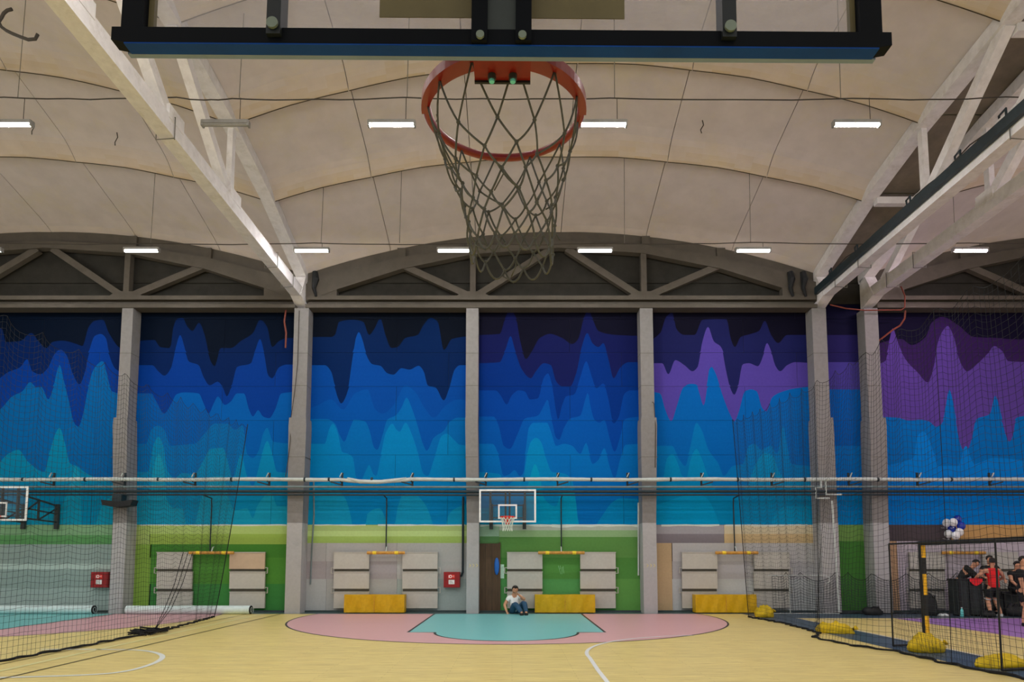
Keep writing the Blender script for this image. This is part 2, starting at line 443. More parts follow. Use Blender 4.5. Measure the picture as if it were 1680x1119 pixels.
S = 3.0243
MURAL = {
 'A': (0, (-19.6,-13.1), (4,18,48), [
  ((4,32,98), [(-80,160),(-20,110),(10,120),(30,185),(100,180),(155,140),(190,180),(230,215),(260,185),(310,178),(380,195),(410,205),(440,110),(470,80),(510,75),(540,140),(600,215),(640,220)]),
  ((4,50,140), [(-80,420),(-20,380),(40,335),(100,310),(135,270),(160,330),(200,345),(240,310),(270,245),(300,222),(330,250),(360,340),(395,395),(420,340),(445,220),(470,155),(500,145),(525,165),(545,260),(575,320),(640,345)]),
  ((0,88,158), [(-80,600),(-20,540),(20,500),(60,455),(110,430),(150,383),(180,410),(205,408),(240,470),(265,410),(280,340),(295,298),(315,370),(340,470),(370,590),(390,605),(415,530),(440,400),(465,320),(510,280),(530,340),(555,430),(640,445)]),
  ((2,116,156), [(-80,830),(-20,800),(40,740),(90,720),(140,780),(220,830),(250,720),(275,640),(295,610),(320,680),(350,790),(380,800),(420,830),(480,860),(560,880),(640,880)]),
  ((22,126,150), [(-80,1010),(60,1000),(200,1010),(300,1000),(350,890),(375,800),(400,880),(404,1140),(455,1140),(500,1010),(540,960),(640,900)])]),
 'B': (220, (-13.1,-7.2), (5,18,46), [
  ((4,30,90), [(0,180),(100,175),(130,210),(180,215),(195,110),(215,70),(240,65),(265,110),(290,130),(322,90),(350,150),(380,280),(400,305),(430,215),(480,215),(530,180),(590,140),(625,75),(660,110),(685,210),(720,180),(760,165),(830,165)]),
  ((4,48,136), [(0,300),(90,300),(120,330),(150,352),(185,310),(205,220),(228,150),(250,210),(270,280),(320,300),(345,360),(375,400),(415,382),(440,410),(460,455),(485,400),(510,310),(580,290),(600,230),(625,170),(645,240),(665,350),(685,365),(720,310),(760,297),(830,297)]),
  ((0,78,160), [(0,440),(85,440),(110,480),(150,540),(180,500),(210,445),(250,435),(320,440),(345,490),(370,540),(395,490),(415,455),(450,497),(480,480),(510,440),(545,440),(570,520),(590,555),(615,523),(640,555),(670,563),(700,520),(730,440),(830,432)]),
  ((0,94,162), [(0,690),(60,690),(85,620),(120,600),(150,620),(180,700),(240,695),(300,690),(350,640),(400,590),(460,590),(500,620),(540,600),(560,740),(590,760),(620,720),(640,640),(660,610),(690,680),(830,690)]),
  ((6,114,158), [(0,830),(70,830),(95,700),(120,655),(145,700),(165,820),(200,860),(240,835),(300,840),(340,780),(380,715),(440,710),(465,780),(490,860),(530,740),(560,850),(590,900),(615,820),(640,720),(660,675),(685,740),(710,830),(830,835)]),
  ((26,126,152), [(0,950),(70,940),(100,790),(120,740),(150,820),(160,960),(200,1010),(240,1010),(260,1090),(300,1090),(330,970),(400,850),(440,850),(470,960),(500,1020),(560,1010),(590,1060),(610,1000),(680,930),(710,1000),(830,1000)])]),
 'C': (500, (-7.2,-1.33), (10,18,40), [
  ((4,32,90), [(0,160),(130,160),(150,150),(170,85),(240,75),(290,85),(320,150),(345,120),(375,70),(400,150),(430,215),(460,210),(500,165),(560,150),(590,100),(625,65),(660,85),(690,225),(730,170),(850,155)]),
  ((4,62,150), [(0,300),(100,300),(130,330),(160,450),(180,490),(210,440),(235,280),(255,160),(268,135),(285,170),(310,260),(335,295),(375,303),(410,340),(440,347),(480,315),(520,322),(565,303),(590,330),(610,400),(650,412),(690,475),(715,420),(745,320),(770,300),(850,300)]),
  ((0,70,156), [(0,520),(60,500),(130,470),(190,520),(250,440),(310,420),(350,520),(385,540),(440,500),(500,400),(545,430),(600,520),(640,560),(700,500),(760,470),(850,480)]),
  ((0,90,162), [(0,567),(110,567),(150,590),(175,650),(195,680),(225,610),(245,570),(300,580),(320,620),(345,710),(360,720),(385,650),(410,570),(450,550),(480,510),(505,460),(530,510),(560,600),(590,700),(605,725),(640,660),(690,625),(720,580),(760,560),(850,560)]),
  ((0,108,164), [(0,690),(100,690),(120,620),(140,590),(165,640),(185,730),(215,740),(240,760),(255,860),(275,880),(300,830),(320,795),(340,840),(355,850),(375,760),(400,640),(435,590),(455,620),(470,630),(500,585),(530,640),(560,730),(590,840),(610,850),(640,770),(680,650),(705,640),(740,670),(770,695),(850,700)]),
  ((20,122,156), [(0,900),(120,880),(200,960),(230,1060),(240,1140),(295,1140),(310,1040),(370,1010),(400,1060),(420,1140),(440,1140),(460,1010),(490,940),(540,940),(590,980),(630,1070),(645,1140),(695,1140),(710,1050),(750,1010),(850,980)])]),
 'D': (780, (-1.33,4.54), (20,18,48), [
  ((24,24,90), [(0,150),(120,145),(150,60),(170,25),(200,60),(220,170),(250,270),(275,240),(320,165),(370,145),(430,165),(480,195),(510,170),(540,60),(560,25),(585,80),(610,130),(700,150),(850,155)]),
  ((2,40,122), [(0,290),(120,285),(150,220),(175,155),(195,220),(230,320),(275,365),(300,330),(340,290),(375,300),(400,380),(430,405),(470,405),(500,340),(530,200),(555,140),(580,190),(610,210),(635,190),(660,270),(685,365),(720,310),(760,285),(850,285)]),
  ((2,56,146), [(0,425),(100,425),(125,450),(155,495),(180,450),(215,425),(245,430),(270,470),(310,465),(340,360),(360,340),(380,400),(400,530),(410,570),(430,500),(450,455),(490,445),(520,360),(550,280),(575,350),(600,415),(635,390),(660,470),(685,590),(710,560),(740,440),(770,425),(850,425)]),
  ((0,74,160), [(0,555),(90,555),(115,600),(140,700),(170,715),(210,640),(245,565),(310,550),(340,500),(358,470),(375,550),(400,660),(415,670),(440,610),(470,565),(520,550),(545,470),(558,435),(570,500),(590,570),(615,585),(640,570),(665,660),(690,730),(720,650),(740,570),(770,560),(850,555)]),
  ((0,94,168), [(0,690),(85,690),(110,730),(140,850),(170,840),(195,820),(220,850),(240,830),(250,720),(265,610),(290,585),(355,585),(375,630),(400,700),(440,690),(480,700),(520,740),(550,685),(580,790),(610,770),(640,710),(665,800),(690,860),(720,760),(745,695),(850,690)]),
  ((0,112,164), [(0,830),(120,840),(150,900),(200,870),(235,870),(255,750),(275,680),(300,660),(325,680),(350,760),(380,830),(430,835),(480,870),(500,1000),(520,1140),(560,1140),(620,1060),(680,980),(720,960),(850,965)]),
  ((2,126,158), [(0,1010),(230,1000),(270,860),(295,790),(320,850),(340,960),(400,1000),(430,930),(490,930),(520,1140),(850,1140)])]),
 'E': (1060, (4.54,10.5), (20,16,44), [
  ((36,30,92), [(0,180),(70,140),(100,60),(130,40),(150,120),(190,150),(240,150),(280,75),(330,70),(400,70),(420,170),(440,210),(470,160),(520,145),(560,130),(590,80),(620,150),(655,190),(700,150),(850,150)]),
  ((78,58,150), [(0,290),(80,290),(110,345),(145,275),(190,300),(230,330),(255,310),(280,180),(308,110),(335,180),(375,215),(395,320),(420,420),(437,447),(455,410),(480,295),(510,290),(555,305),(575,270),(600,190),(620,230),(640,300),(665,330),(700,300),(740,285),(850,290)]),
  ((0,86,168), [(0,430),(70,440),(95,520),(125,578),(150,510),(185,410),(220,392),(250,395),(265,440),(285,500),(300,430),(310,330),(325,308),(345,340),(380,450),(420,550),(437,580),(460,530),(490,430),(520,420),(550,430),(575,510),(597,530),(625,460),(680,430),(740,415),(850,405)]),
  ((0,102,168), [(0,700),(130,700),(160,760),(195,800),(220,700),(250,585),(275,620),(310,720),(360,790),(385,850),(430,800),(480,790),(510,700),(540,690),(570,720),(620,700),(650,740),(680,600),(700,700),(720,790),(850,800)]),
  ((0,116,164), [(0,870),(85,860),(100,770),(130,740),(155,780),(180,850),(200,860),(220,770),(250,715),(275,760),(300,830),(330,900),(400,950),(470,950),(500,900),(550,780),(590,735),(630,750),(660,830),(700,870),(850,880)]),
  ((0,124,164), [(0,1000),(240,940),(300,960),(350,1050),(380,1140),(600,1140),(640,1040),(700,1000),(850,1000)])]),
 'F': (1340, (10.5,12.2), (24,20,64), [
  ((40,32,98), [(0,150),(300,150)]), ((68,54,140), [(0,285),(300,285)]), ((0,78,160), [(0,420),(300,420)]), ((0,94,168), [(0,700),(300,700)]), ((0,110,166), [(0,930),(300,930)])]),
 'G': (1340, (12.2,19.6), (28,20,60), [
  ((58,30,94), [(250,200),(350,180),(380,170),(420,170),(470,200),(540,160),(570,90),(620,60),(700,100),(780,160),(900,165),(950,170),(1240,175)]),
  ((88,58,144), [(250,300),(340,280),(360,180),(378,115),(400,180),(440,270),(500,335),(550,385),(580,310),(600,190),(625,130),(650,105),(680,160),(710,280),(745,330),(800,290),(850,240),(880,205),(920,230),(950,280),(1100,285),(1170,150),(1240,285)]),
  ((0,96,172), [(250,555),(400,560),(460,575),(510,570),(560,580),(590,605),(620,590),(640,500),(658,420),(680,500),(700,640),(725,720),(745,720),(770,660),(790,570),(860,540),(875,480),(885,450),(905,500),(930,620),(955,680),(975,640),(990,560),(1100,545),(1150,480),(1240,560)]),
  ((0,108,178), [(250,800),(480,760),(500,650),(530,630),(570,700),(600,800),(700,800),(740,700),(780,790),(880,760),(1240,800)])]),
}
def z_of(x, yc, ox):      # crop pixel row -> height on the wall plane
    return at(ox + x/S, 500 + yc/S, WALL)[1]
Z0 = 2.87
ROWS = [Z0, 4.05, 5.22, 6.39, 7.56, 8.73, 9.90, 10.42]
PW = 0.008
def panel_body(m, x0, x1, z0, z1):
    """edges and back of a wall panel; the front is added by the painter"""
    y0, y1 = WALL, 22.06
    m.face([(x0,y0,z0),(x0,y1,z0),(x1,y1,z0),(x1,y0,z0)], alb((40,40,44)))
    m.face([(x0,y0,z1),(x1,y0,z1),(x1,y1,z1),(x0,y1,z1)], alb((40,40,44)))
    m.face([(x0,y0,z0),(x0,y0,z1),(x0,y1,z1),(x0,y1,z0)], alb((40,40,44)))
    m.face([(x1,y0,z0),(x1,y1,z0),(x1,y1,z1),(x1,y0,z1)], alb((40,40,44)))
for key, (ox, (bx0, bx1), bg, layers) in MURAL.items():
    for r in range(len(ROWS)-1):
        z0, z1 = ROWS[r]+PW/2, ROWS[r+1]-PW/2
        w = bx1-bx0
        cuts = [bx0] + ([bx0+w*(0.56 if r % 2 else 0.86)] if w > 3 else []) + [bx1]
        for a, b in zip(cuts[:-1], cuts[1:]):
            a, b = a+PW/2, b-PW/2
            n = max(2, int((b-a)/0.045))
            xs = np.linspace(a, b, n+1)
            m = MB(); panel_body(m, a, b, z0, z1)
            curves = []
            for li, (col, pts) in enumerate(layers):
                q_ = (li/max(1, len(layers)-1))**2; col = [v*(0.88 if li == 0 else 1.0) for v in col]; col = (col[0]*(0.8 if col[0] < 34 else 1.0), min(255, col[1]*(1+0.07*q_)), min(255, col[2]*(1+0.20*q_)))
                px = []; 
                for (cx, cy) in pts:
                    X, Z = at(ox+cx/S, 500+cy/S, WALL); px.append((X, Z))
                curves.append((alb(col, K_MURAL), pchip([p[0] for p in px], [p[1] for p in px], xs)))
            for i in range(n):
                lo0 = lo1 = z0
                for col, zz in reversed(curves):
                    t0 = min(max(zz[i], lo0), z1); t1 = min(max(zz[i+1], lo1), z1)
                    if t0-lo0 > 1e-5 or t1-lo1 > 1e-5:
                        m.face([(xs[i],WALL,lo0),(xs[i+1],WALL,lo1),(xs[i+1],WALL,t1),(xs[i],WALL,t0)], col)
                        lo0, lo1 = t0, t1
                if z1-lo0 > 1e-5 or z1-lo1 > 1e-5:
                    m.face([(xs[i],WALL,lo0),(xs[i+1],WALL,lo1),(xs[i+1],WALL,z1),(xs[i],WALL,z1)], alb([v*0.68 for v in bg], K_MURAL))
            m.build('wall_panel', 'mural_paint', wall)
# lower wall: flat painted fields (pixel rectangles x0,x1,ytop,ybot in the photograph)
LOWER = [
 (-140,200,861,878,(112,140,104)), (-140,200,878,893,(84,128,78)), (-140,200,893,925,(132,140,134)), (-140,200,925,934,(156,164,156)), (-140,200,934,965,(126,136,130)), (-140,200,965,1004,(140,150,144)),
 (200,246,861,893,(136,150,84)), (246,487,861,876,(146,160,92)), (246,487,876,893,(128,146,66)), (200,246,893,1004,(112,138,58)), (246,487,893,915,(62,108,42)), (246,487,915,958,(70,116,46)), (246,487,958,1004,(56,110,54)),
 (487,776,861,871,(142,154,96)), (487,776,871,880,(156,170,108)), (487,776,880,891,(138,156,82)), (487,535,891,921,(150,142,140)), (535,651,891,921,(156,148,146)), (651,776,891,921,(156,150,146)), (487,535,921,950,(140,128,128)), (535,651,921,950,(142,132,132)), (651,776,921,950,(154,150,146)), (487,535,950,1004,(152,148,146)), (535,651,950,1004,(148,142,138)), (651,776,950,1004,(140,144,140)),
 (776,819,861,880,(128,148,124)), (819,1058,861,870,(150,150,136)), (819,1058,870,881,(120,142,100)), (776,819,880,1004,(84,120,74)), (819,1058,881,915,(84,122,62)), (819,1058,915,950,(72,116,54)), (819,1010,950,1004,(74,126,70)), (1010,1058,950,1004,(84,128,62)),
 (1058,1188,861,876,(138,130,132)), (1058,1188,876,891,(112,102,106)), (1188,1342,861,876,(178,160,132)), (1188,1342,876,891,(174,146,108)), (1058,1103,891,1004,(166,138,106)), (1103,1342,891,921,(162,154,152)), (1103,1342,921,950,(150,142,142)), (1103,1342,950,1004,(160,156,154)),
 (1342,1432,861,888,(96,126,64)), (1342,1432,888,1004,(60,104,44)),
 (1432,1560,861,888,(70,60,62)), (1560,1820,861,888,(170,128,80)), (1432,1474,888,1004,(168,130,98)), (1474,1820,888,1004,(168,152,158)),
]
for (x0, x1, y0, y1, col) in LOWER:
    ym = (y0+y1)/2
    X0 = at(x0, ym, WALL)[0]; X1 = at(x1, ym, WALL)[0]
    Zt = at(840, y0, WALL)[1]; Zb = max(0.0, at(840, y1, WALL)[1])
    if y0 == 861: Zt = Z0
    if y1 == 1004: Zb = 0.0
    m = MB(); g = 0.003
    panel_body(m, X0+g, X1-g, Zb+g*0.2, Zt-g*0.2)
    m.face([(X0+g,WALL,Zb),(X1-g,WALL,Zb),(X1-g,WALL,Zt),(X0+g,WALL,Zt)], alb(col))
    m.build('wall_panel', 'mural_paint', wall)
# upper wall behind the end trusses: two rows of dark concrete slabs
for bx0, bx1 in ((-13.1-11.4,-13.1-5.6),(-18.7,-13.1),(-13.1,-7.1),(-7.1,-1.33),(-1.33,4.45),(4.45,10.5),(10.5,12.1),(12.1,18.0),(18.0,24.0)):
    for z0, z1 in ((10.42, 11.16), (11.16, 13.2)):
        MB().box(bx0+0.012, bx1-0.012, 21.99, 22.06, z0+0.012, z1-0.012).build('upper_wall_panel', 'dark_concrete', wall)
# white brushed edge under the mural, chalk scribble
m = MB()
for (a, b, w) in ((512,600,2.0),(620,763,2.4),(788,905,3.0),(905,1048,4.0),(1085,1180,2.5),(1190,1325,2.5),(230,470,2.0)):
    n = max(3, (b-a)//12); P = [at(a+(b-a)*i/n, 861, WALL) for i in range(n+1)]
    top = [p[1]+0.01*random.uniform(0.2,1.6) for p in P]; bot = [p[1]-w/48*random.uniform(0.5,1.2) for p in P]
    for i in range(n): m.face([(P[i][0],WALL-0.004,bot[i]),(P[i+1][0],WALL-0.004,bot[i+1]),(P[i+1][0],WALL-0.004,top[i+1]),(P[i][0],WALL-0.004,top[i])], alb((176,178,168)))
m.build('primer_edge', 'mural_paint', wall)
m = MB()
for pts in ([(916,928),(920,942)], [(919,928),(919.5,934)], [(922,930),(922,942)], [(924,929),(925,941)]):
    m.tube([(at(x,y,WALL)[0], WALL-0.004, at(x,y,WALL)[1]) for x, y in pts], 0.008, 4)
m.build('chalk_scribble', 'chalk', wall)
struct(MB().box(-27, 31, 21.90, 22.0, 0, 0.06).build('baseboard_back', 'baseboard_dark'), 'dark strip along the foot of the end wall')

# ---- columns
def column(i, x0, x1, b0, b1, label):
    d = 0.5; yf = WALL - d
    t = thing('concrete_column', label, 'column', ((x0+x1)/2, WALL-d/2, 0))
    MB().box(x0, x1, yf, 21.985, 6.30, 10.095).build('upper_shaft', 'column_paint', t)
    w = 0.0 if i == 2 else 0.05
    lo = MB(); lo.prism([(b0,2.9),(b1,2.9),(x1+w,6.10),(x1+w*0.7,6.36),(x0-w*0.7,6.36),(x0-w,6.10)], 'y', yf-0.10, 21.985)
    lo.build('jacket', 'column_paint', t)
    MB().box(b0, b1, yf-0.11, 21.985, 0, 2.9).build('base_shaft', 'column_lower', t)
    for z in (5.05, 7.45, 8.55): MB().box(x0-0.002-w*(z<6), x1+0.002+w*(z<6), yf-0.002-0.10*(z<6), 21.985, z, z+0.012).build('crack_joint', 'radiator_shade', t)
    x0, x1 = b0, b1
    if i in (2, 3):
        for k in range(3):
            x = (x0+x1)/2 - 0.12 + 0.11*k; z = 1.53
            MB().prism([(x,z-0.05),(x+0.05,z),(x,z+0.05),(x+0.02,z+0.05),(x+0.07,z),(x+0.02,z-0.05)][::-1], 'y', yf-0.114, yf-0.11).build('arrow_mark', 'mark_yellow', t)
    return t
CL = ['grey concrete column left of the green bay, behind the left net', 'pale concrete column at the end of the left roof truss', 'slim pale column just left of the far basketball hoop',
      'pale concrete column between the green bay and the purple-topped bay', 'concrete column behind the right net, left one of the close pair', 'concrete column behind the right net, right one of the close pair']
for i, c_ in enumerate(COLS): column(i, *c_, CL[i])

# ---- ceiling: shallow vaults between the trusses, built from drooping panels
YK = [22.3, 18.6, 15.85, 13.0, 10.0, 7.0, 4.15, 1.4, -2.3]
EZ = [11.30, 12.38, 12.88, 13.15, 13.22, 13.15, 12.88, 12.38, 11.30]
RI = [1.50, 1.40, 1.65, 1.70, 1.70, 1.70, 1.65, 1.40, 1.50]
def roof_z(X, Y, x0, x1):
    e = np.interp(Y, YK[::-1], EZ[::-1]); r = np.interp(Y, YK[::-1], RI[::-1])
    u = (X-(x0+x1)/2)/((x1-x0)/2)
    return e + r*(1-u*u)
BAYS = [(-24.45,-7.05), (-7.05,10.40), (12.10,29.5)]
ceil = MB()
for x0, x1 in BAYS:
    xs = np.linspace(x0, x1, 25); ys = np.linspace(22.3, -2.3, 26)
    ceil.grid([[(x, y, roof_z(x, y, x0, x1)+0.16) for y in ys] for x in xs])
ceil.grid([[(x, y, np.interp(y, YK[::-1], EZ[::-1])+0.12) for y in YK] for x in (10.40, 12.10)])
co = ceil.build('ceiling', 'roof_back'); struct(co, 'vaulted off-white ceiling of the hall')
for bi, (x0, x1) in enumerate(BAYS):
    for c in range(6):
        a = x0+(x1-x0)*c/6; b = x0+(x1-x0)*(c+1)/6
        if b < -19 or a > 21: continue
        for r in range(4):
            yf, yn = YK[r], YK[r+1]
            g = 0.010
            xs = np.linspace(a+g, b-g, 7)
            ts = [0, 0.25, 0.5, 0.7, 0.8, 0.86, 0.91, 0.95, 0.98, 1.0]
            P = []
            for x in xs:
                row = []
                for t in ts:
                    y = yn + (yf-0.02-yn)*t
                    q = max(0, (t-0.72)/0.28); droop = 0.24*q*q
                    e = 0.05*math.exp(-((y-yn)/0.1)**2)
                    sagx = 0.03*(1-abs(2*(x-a)/(b-a)-1))   # slightly dished up in the middle
                    row.append((x, y, roof_z(x, y, x0, x1) - droop + sagx))
                P.append(row)
            m = MB(); m.grid(P)
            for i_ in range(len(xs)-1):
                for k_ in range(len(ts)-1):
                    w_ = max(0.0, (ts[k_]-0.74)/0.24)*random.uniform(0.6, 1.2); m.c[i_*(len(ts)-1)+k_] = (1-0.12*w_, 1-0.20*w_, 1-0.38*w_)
            m.grid([[P[-1][k] for k in range(len(ts))], [(p[0], p[1], p[2]+0.12) for p in P[-1]]])
            m.grid([[(p[0], p[1], p[2]+0.12) for p in P[0]], P[0]])
            m.grid([[P[i][-1], (P[i][-1][0], P[i][-1][1], P[i][-1][2]+0.3)] for i in range(len(xs))])
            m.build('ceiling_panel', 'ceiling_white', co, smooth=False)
            if c == 0 or True:
                sm_ = MB(); sm_.tube([(p[-1][0], p[-1][1]-0.004, p[-1][2]-0.004) for p in P], 0.014, 4); sm_.build('joint_shade', 'gap_shade', co)  # dark strip put in for the shadow in the joint gap
# roof strip above the pair of right trusses
for r in range(4):
    m = MB(); m.grid([[(x, y, np.interp(y, YK[::-1], EZ[::-1])+0.05) for y in (YK[r]-0.02, YK[r+1]+0.02)] for x in (10.45, 12.05)])
    m.build('ceiling_strip', 'gap_concrete', co)

# ---- roof trusses running the length of the hall
TN = [22.0, 18.4, 15.95, 13.0, 10.0, 7.0, 4.05, 1.6, -2.2]
def roof_truss(X, label, side, end_diag=False):
    t = thing('roof_truss', label, 'truss', (X, 10, 10.38))
    MB().box(X-0.16, X+0.16, -2.2, 21.55, 10.38, 10.74).build('bottom_chord', 'chord_paint', t)
    ez = lambda y: float(np.interp(y, YK[::-1], EZ[::-1]))
    tops = [(X, y, ez(y)-0.13) for y in TN]
    for p, q in zip(tops[:-1], tops[1:]): MB().bar(p, q, 0.36, 0.30).build('top_chord', 'chord_paint', t)
    for y in (TN[2], TN[6]): MB().bar((X, y, 10.7), (X, y, ez(y)-0.2), 0.14, 0.18, up=(0,1,0)).build('post', 'chord_paint', t)
    D = [(15.95, 13.0), (13.0, 10.0), (7.0, 10.0), (4.05, 7.0)] + ([(20.7, 18.4)] if end_diag else [])
    for yb_, yt_ in D: MB().bar((X, yb_, 10.7), (X, yt_, ez(yt_)-0.22), 0.22, 0.26).build('diagonal', 'chord_paint', t)
    # gusset plates at the joints and the shoe on the column
    for y in TN[2:5]: MB().box(X-0.175, X+0.175, y-0.3, y+0.3, 10.66, 10.95).build('gusset_plate', 'chord_paint', t)
    m = MB(); m.prism([(21.1,10.40),(21.9,10.16),(21.9,11.2),(21.55,11.2)], 'x', X-0.18, X+0.18); m.build('end_block', 'chord_paint', t)
    # hanging rods along the bottom chord
    for y in (12.9, 18.9, 20.3): MB().tube([(X+side*0.19, y, 10.30), (X+side*0.19, y, 10.78), (X-side*0.19, y, 10.78), (X-side*0.19, y, 10.30), (X+side*0.19, y, 10.33)], 0.012, 5).build('strap', 'wire_grey', t)
    return t
tl = roof_truss(-7.12, 'white concrete roof truss on the left, running away from camera', 1)
tr = roof_truss(10.42, 'white concrete roof truss on the right carrying a dark rail', -1)
tr2 = roof_truss(12.05, 'outer roof truss at far right, without a dark rail', 1, True)
t = thing('cable_rail', 'dark green rail with cables along the right roof truss', 'rail', (10.2, 12, 10.5))
MB().box(10.13, 10.24, 2, 21.5, 10.56, 10.80).build('rail_beam', 'pipe_dark', t)
for y, s in ((12.9,1),(14.3,0),(16.2,0),(18.8,1),(20.4,0)):
    MB().tube([(10.18,y,10.78),(10.18,y,10.98),(10.26,y+0.3,11.02),(10.3,y+0.32,10.8)], 0.025, 5).build('hook', 'pipe_dark', t)
m = MB(); m.tube([(10.2, 8+0.5*i, 10.84+0.05*math.sin(i*1.7)+0.03*math.sin(i*0.6)) for i in range(27)], 0.016, 5); m.build('loose_cable', 'wire_dark', t)
for y in (13.0, 18.4):
    z = float(np.interp(y, YK[::-1], EZ[::-1]))-0.35
    tag(MB().bar((10.55, y, z), (11.95, y, z), 0.2, 0.2).build('cross_brace', 'chord_paint'), {13.0:'short cross brace between the right trusses nearest the camera',15.95:'short cross brace between the right trusses, second from camera',18.4:'short cross brace between the right trusses, third from camera',20.8:'short cross brace between the right trusses nearest the mural'}[y], 'brace')

# ---- arched end trusses against the wall
def end_truss(dx, label, x_lo=-7.0, x_hi=10.3):
    t = thing('end_truss', label, 'truss', (1.6+dx, 21.7, 10.1))
    Y = 21.72; M = 'end_truss_paint'
    P = lambda x, z: (x+dx, Y, z)
    b = MB(); x0, x1 = x_lo+dx+0.1, x_hi+dx-0.1
    b.box(x0, x1, Y-0.20, Y+0.2, 10.40, 10.54); b.box(x0, x1, Y-0.02, Y+0.2, 10.2, 10.40); b.box(x0, x1, Y-0.26, Y+0.2, 10.10, 10.22)
    b.build('bottom_beam', M, t)
    arch = lambda x: 12.85-0.30-1.5*((x-1.68)/8.7)**2
    ch = [-6.9,-5.9,-3.75,-1.32,1.6,4.45,7.1,9.2,10.3]
    for a, c in zip(ch[:-1], ch[1:]):
        m = MB(); zt = [arch(a)-0.06, arch(c)-0.06]; low = [12.24-1.93*((q-1.68)/8.7)**2 for q in (a, c)]
        m.prism([(a+dx, min(low[0], zt[0]-0.1)), (c+dx, min(low[1], zt[1]-0.1)), (c+dx, zt[1]), (a+dx, zt[0])], 'y', Y-0.14, Y+0.14); m.build('top_chord', M, t)
    # haunches at both ends
    m = MB(); m.prism([(-7.0+dx,10.5),(-5.9+dx,10.5),(-5.9+dx,10.78),(-5.9+dx,arch(-5.9)-0.1),(-7.0+dx,arch(-7.0)-0.1)], 'y', Y-0.13, Y+0.13); m.build('haunch', M, t)
    m = MB(); m.prism([(9.1+dx,10.5),(10.3+dx,10.5),(10.3+dx,arch(10.3)-0.1),(9.1+dx,arch(9.1)-0.1)], 'y', Y-0.13, Y+0.13); m.build('haunch', M, t)
    for x in (-1.32, 4.45): MB().box(x-0.095+dx, x+0.095+dx, Y-0.12, Y+0.12, 10.5, arch(x)-0.2).build('post', M, t)
    for p, q in (((-1.45,10.58),(-3.75,arch(-3.75)-0.3)), ((-1.2,10.58),(1.35,arch(1.6)-0.32)), ((1.85,arch(1.6)-0.32),(4.3,10.58)), ((4.6,10.58),(7.1,arch(7.1)-0.3))):
        MB().bar(P(*p), P(*q), 0.22, 0.20, up=(0,1,0)).build('diagonal', M, t)
    for x in (-1.32, 4.45):
        m = MB(); m.prism([(x-0.65+dx,10.5),(x+0.65+dx,10.5),(x+0.3+dx,10.72),(x-0.3+dx,10.72)], 'y', Y-0.125, Y+0.125); m.build('gusset_plate', M, t)
    # arched fascia between the chord and the ceiling
    m = MB(); n = 24
    xs = [x_lo+(x_hi-x_lo)*i/n for i in range(n+1)]
    m.grid([[(x+dx, Y+0.05, arch(x)-0.1), (x+dx, Y+0.05, arch(x)+0.34)] for x in xs]); m.grid([[(x+dx, Y+0.05, arch(x)-0.1),(x+dx, Y+0.2, arch(x)-0.1)] for x in xs])
    m.build('fascia', 'end_truss_paint', t)
    for x in (-3.75, 4.55, 7.1): MB().box(x-0.14+dx, x+0.14+dx, Y-0.06, Y+0.06, arch(x)-0.1, arch(x)+0.30).build('stub', 'end_truss_paint', t)
    return t
end_truss(0, 'arched grey truss above the two middle mural bays')
end_truss(-17.45, 'arched grey truss at upper left above the left net')
end_truss(19.1, 'arched grey truss at right edge under the violet tinted ceiling')

# ================================================================== LAMPS AND WIRES
def tube_lamp(x, y, z, label, on=True, pink=False, length=0.99, zc=None):
    t = thing('tube_lamp', label, 'lamp', (x, y, z), 0, 'hanging tube lamps')
    h = length/2
    hb = MB(); hb.box(-h, h, -0.065, 0.065, 0.055, 0.07); hb.box(-h, h, -0.068, -0.056, -0.008, 0.07); hb.box(-h, h, 0.056, 0.068, -0.008, 0.07)
    hb.build('housing', 'lamp_body', t, local=True)
    m = MB(); m.tube([(-h+0.02,0,0),(h-0.02,0,0)], 0.052, 10)
    m.build('tube', ('tube_light_pink' if pink else 'tube_light') if on else 'lamp_body', t, smooth=False, local=True)
    for s in (-1, 1): MB().box(s*h-0.02, s*h+0.02, -0.058, 0.058, -0.055, 0.068).build('end_cap', 'lamp_body', t, local=True)
    zt = (zc or z+0.55) - z
    for dx in (0.3,): MB().tube([(dx,0,0.06),(dx,0,zt)], 0.008, 4).build('drop_wire', 'wire_dark', t, local=True)
    return t
Y1, Y2 = 13.4, 18.7
ZL1, ZC1, ZL2, ZC2 = 10.98, 11.58, 10.75, 10.97
for x, lab, on, pink in ((-10.75,'lit tube lamp at the left edge, upper row',1,0), (-6.12,'unlit grey tube lamp hanging beside the left truss',0,0), (-2.57,'lit tube lamp just left of the red rim',1,0),
        (1.95,'lit tube lamp touching the right side of the red rim',1,0), (7.36,'lit tube lamp at upper right before the right truss',1,0), (14.6,'lit tube lamp of the upper row beyond the right trusses',1,1), (-15.5,'lit tube lamp of the upper row left of the picture',1,0)):
    tube_lamp(x, Y1, ZL1, lab, on, pink, 0.98, ZC1)
for x, lab, pink in ((-15.45,'lit tube lamp of the lower row cut by the left edge',0), (-10.85,'lit tube lamp of the lower row left of the left truss',0), (-5.87,'lit tube lamp of the lower row right of the left truss',0), (-1.68,'lit tube lamp behind the left edge of the hoop net',0),
        (2.43,'lit tube lamp in the middle, right of the hoop net bottom',0), (7.06,'lit tube lamp of the lower row left of the right truss',0), (13.42,'lit tube lamp at far right below the outer truss',1)):
    tube_lamp(x, Y2, ZL2, lab, True, pink, 1.0, ZC2)
for y, n in ((8.0, 'above the middle of the court'), (2.6, 'overhead behind the near backboard')):
    for k, x in enumerate((-15.5,-10.7,-6.1,-2.6,1.95,7.3,14.6)):
        tube_lamp(x, y, ZL1, '%s lit tube lamp of the row %s' % (('leftmost','second','third','fourth','fifth','sixth','rightmost')[k], n), True, x > 12, 0.98, ZC1)
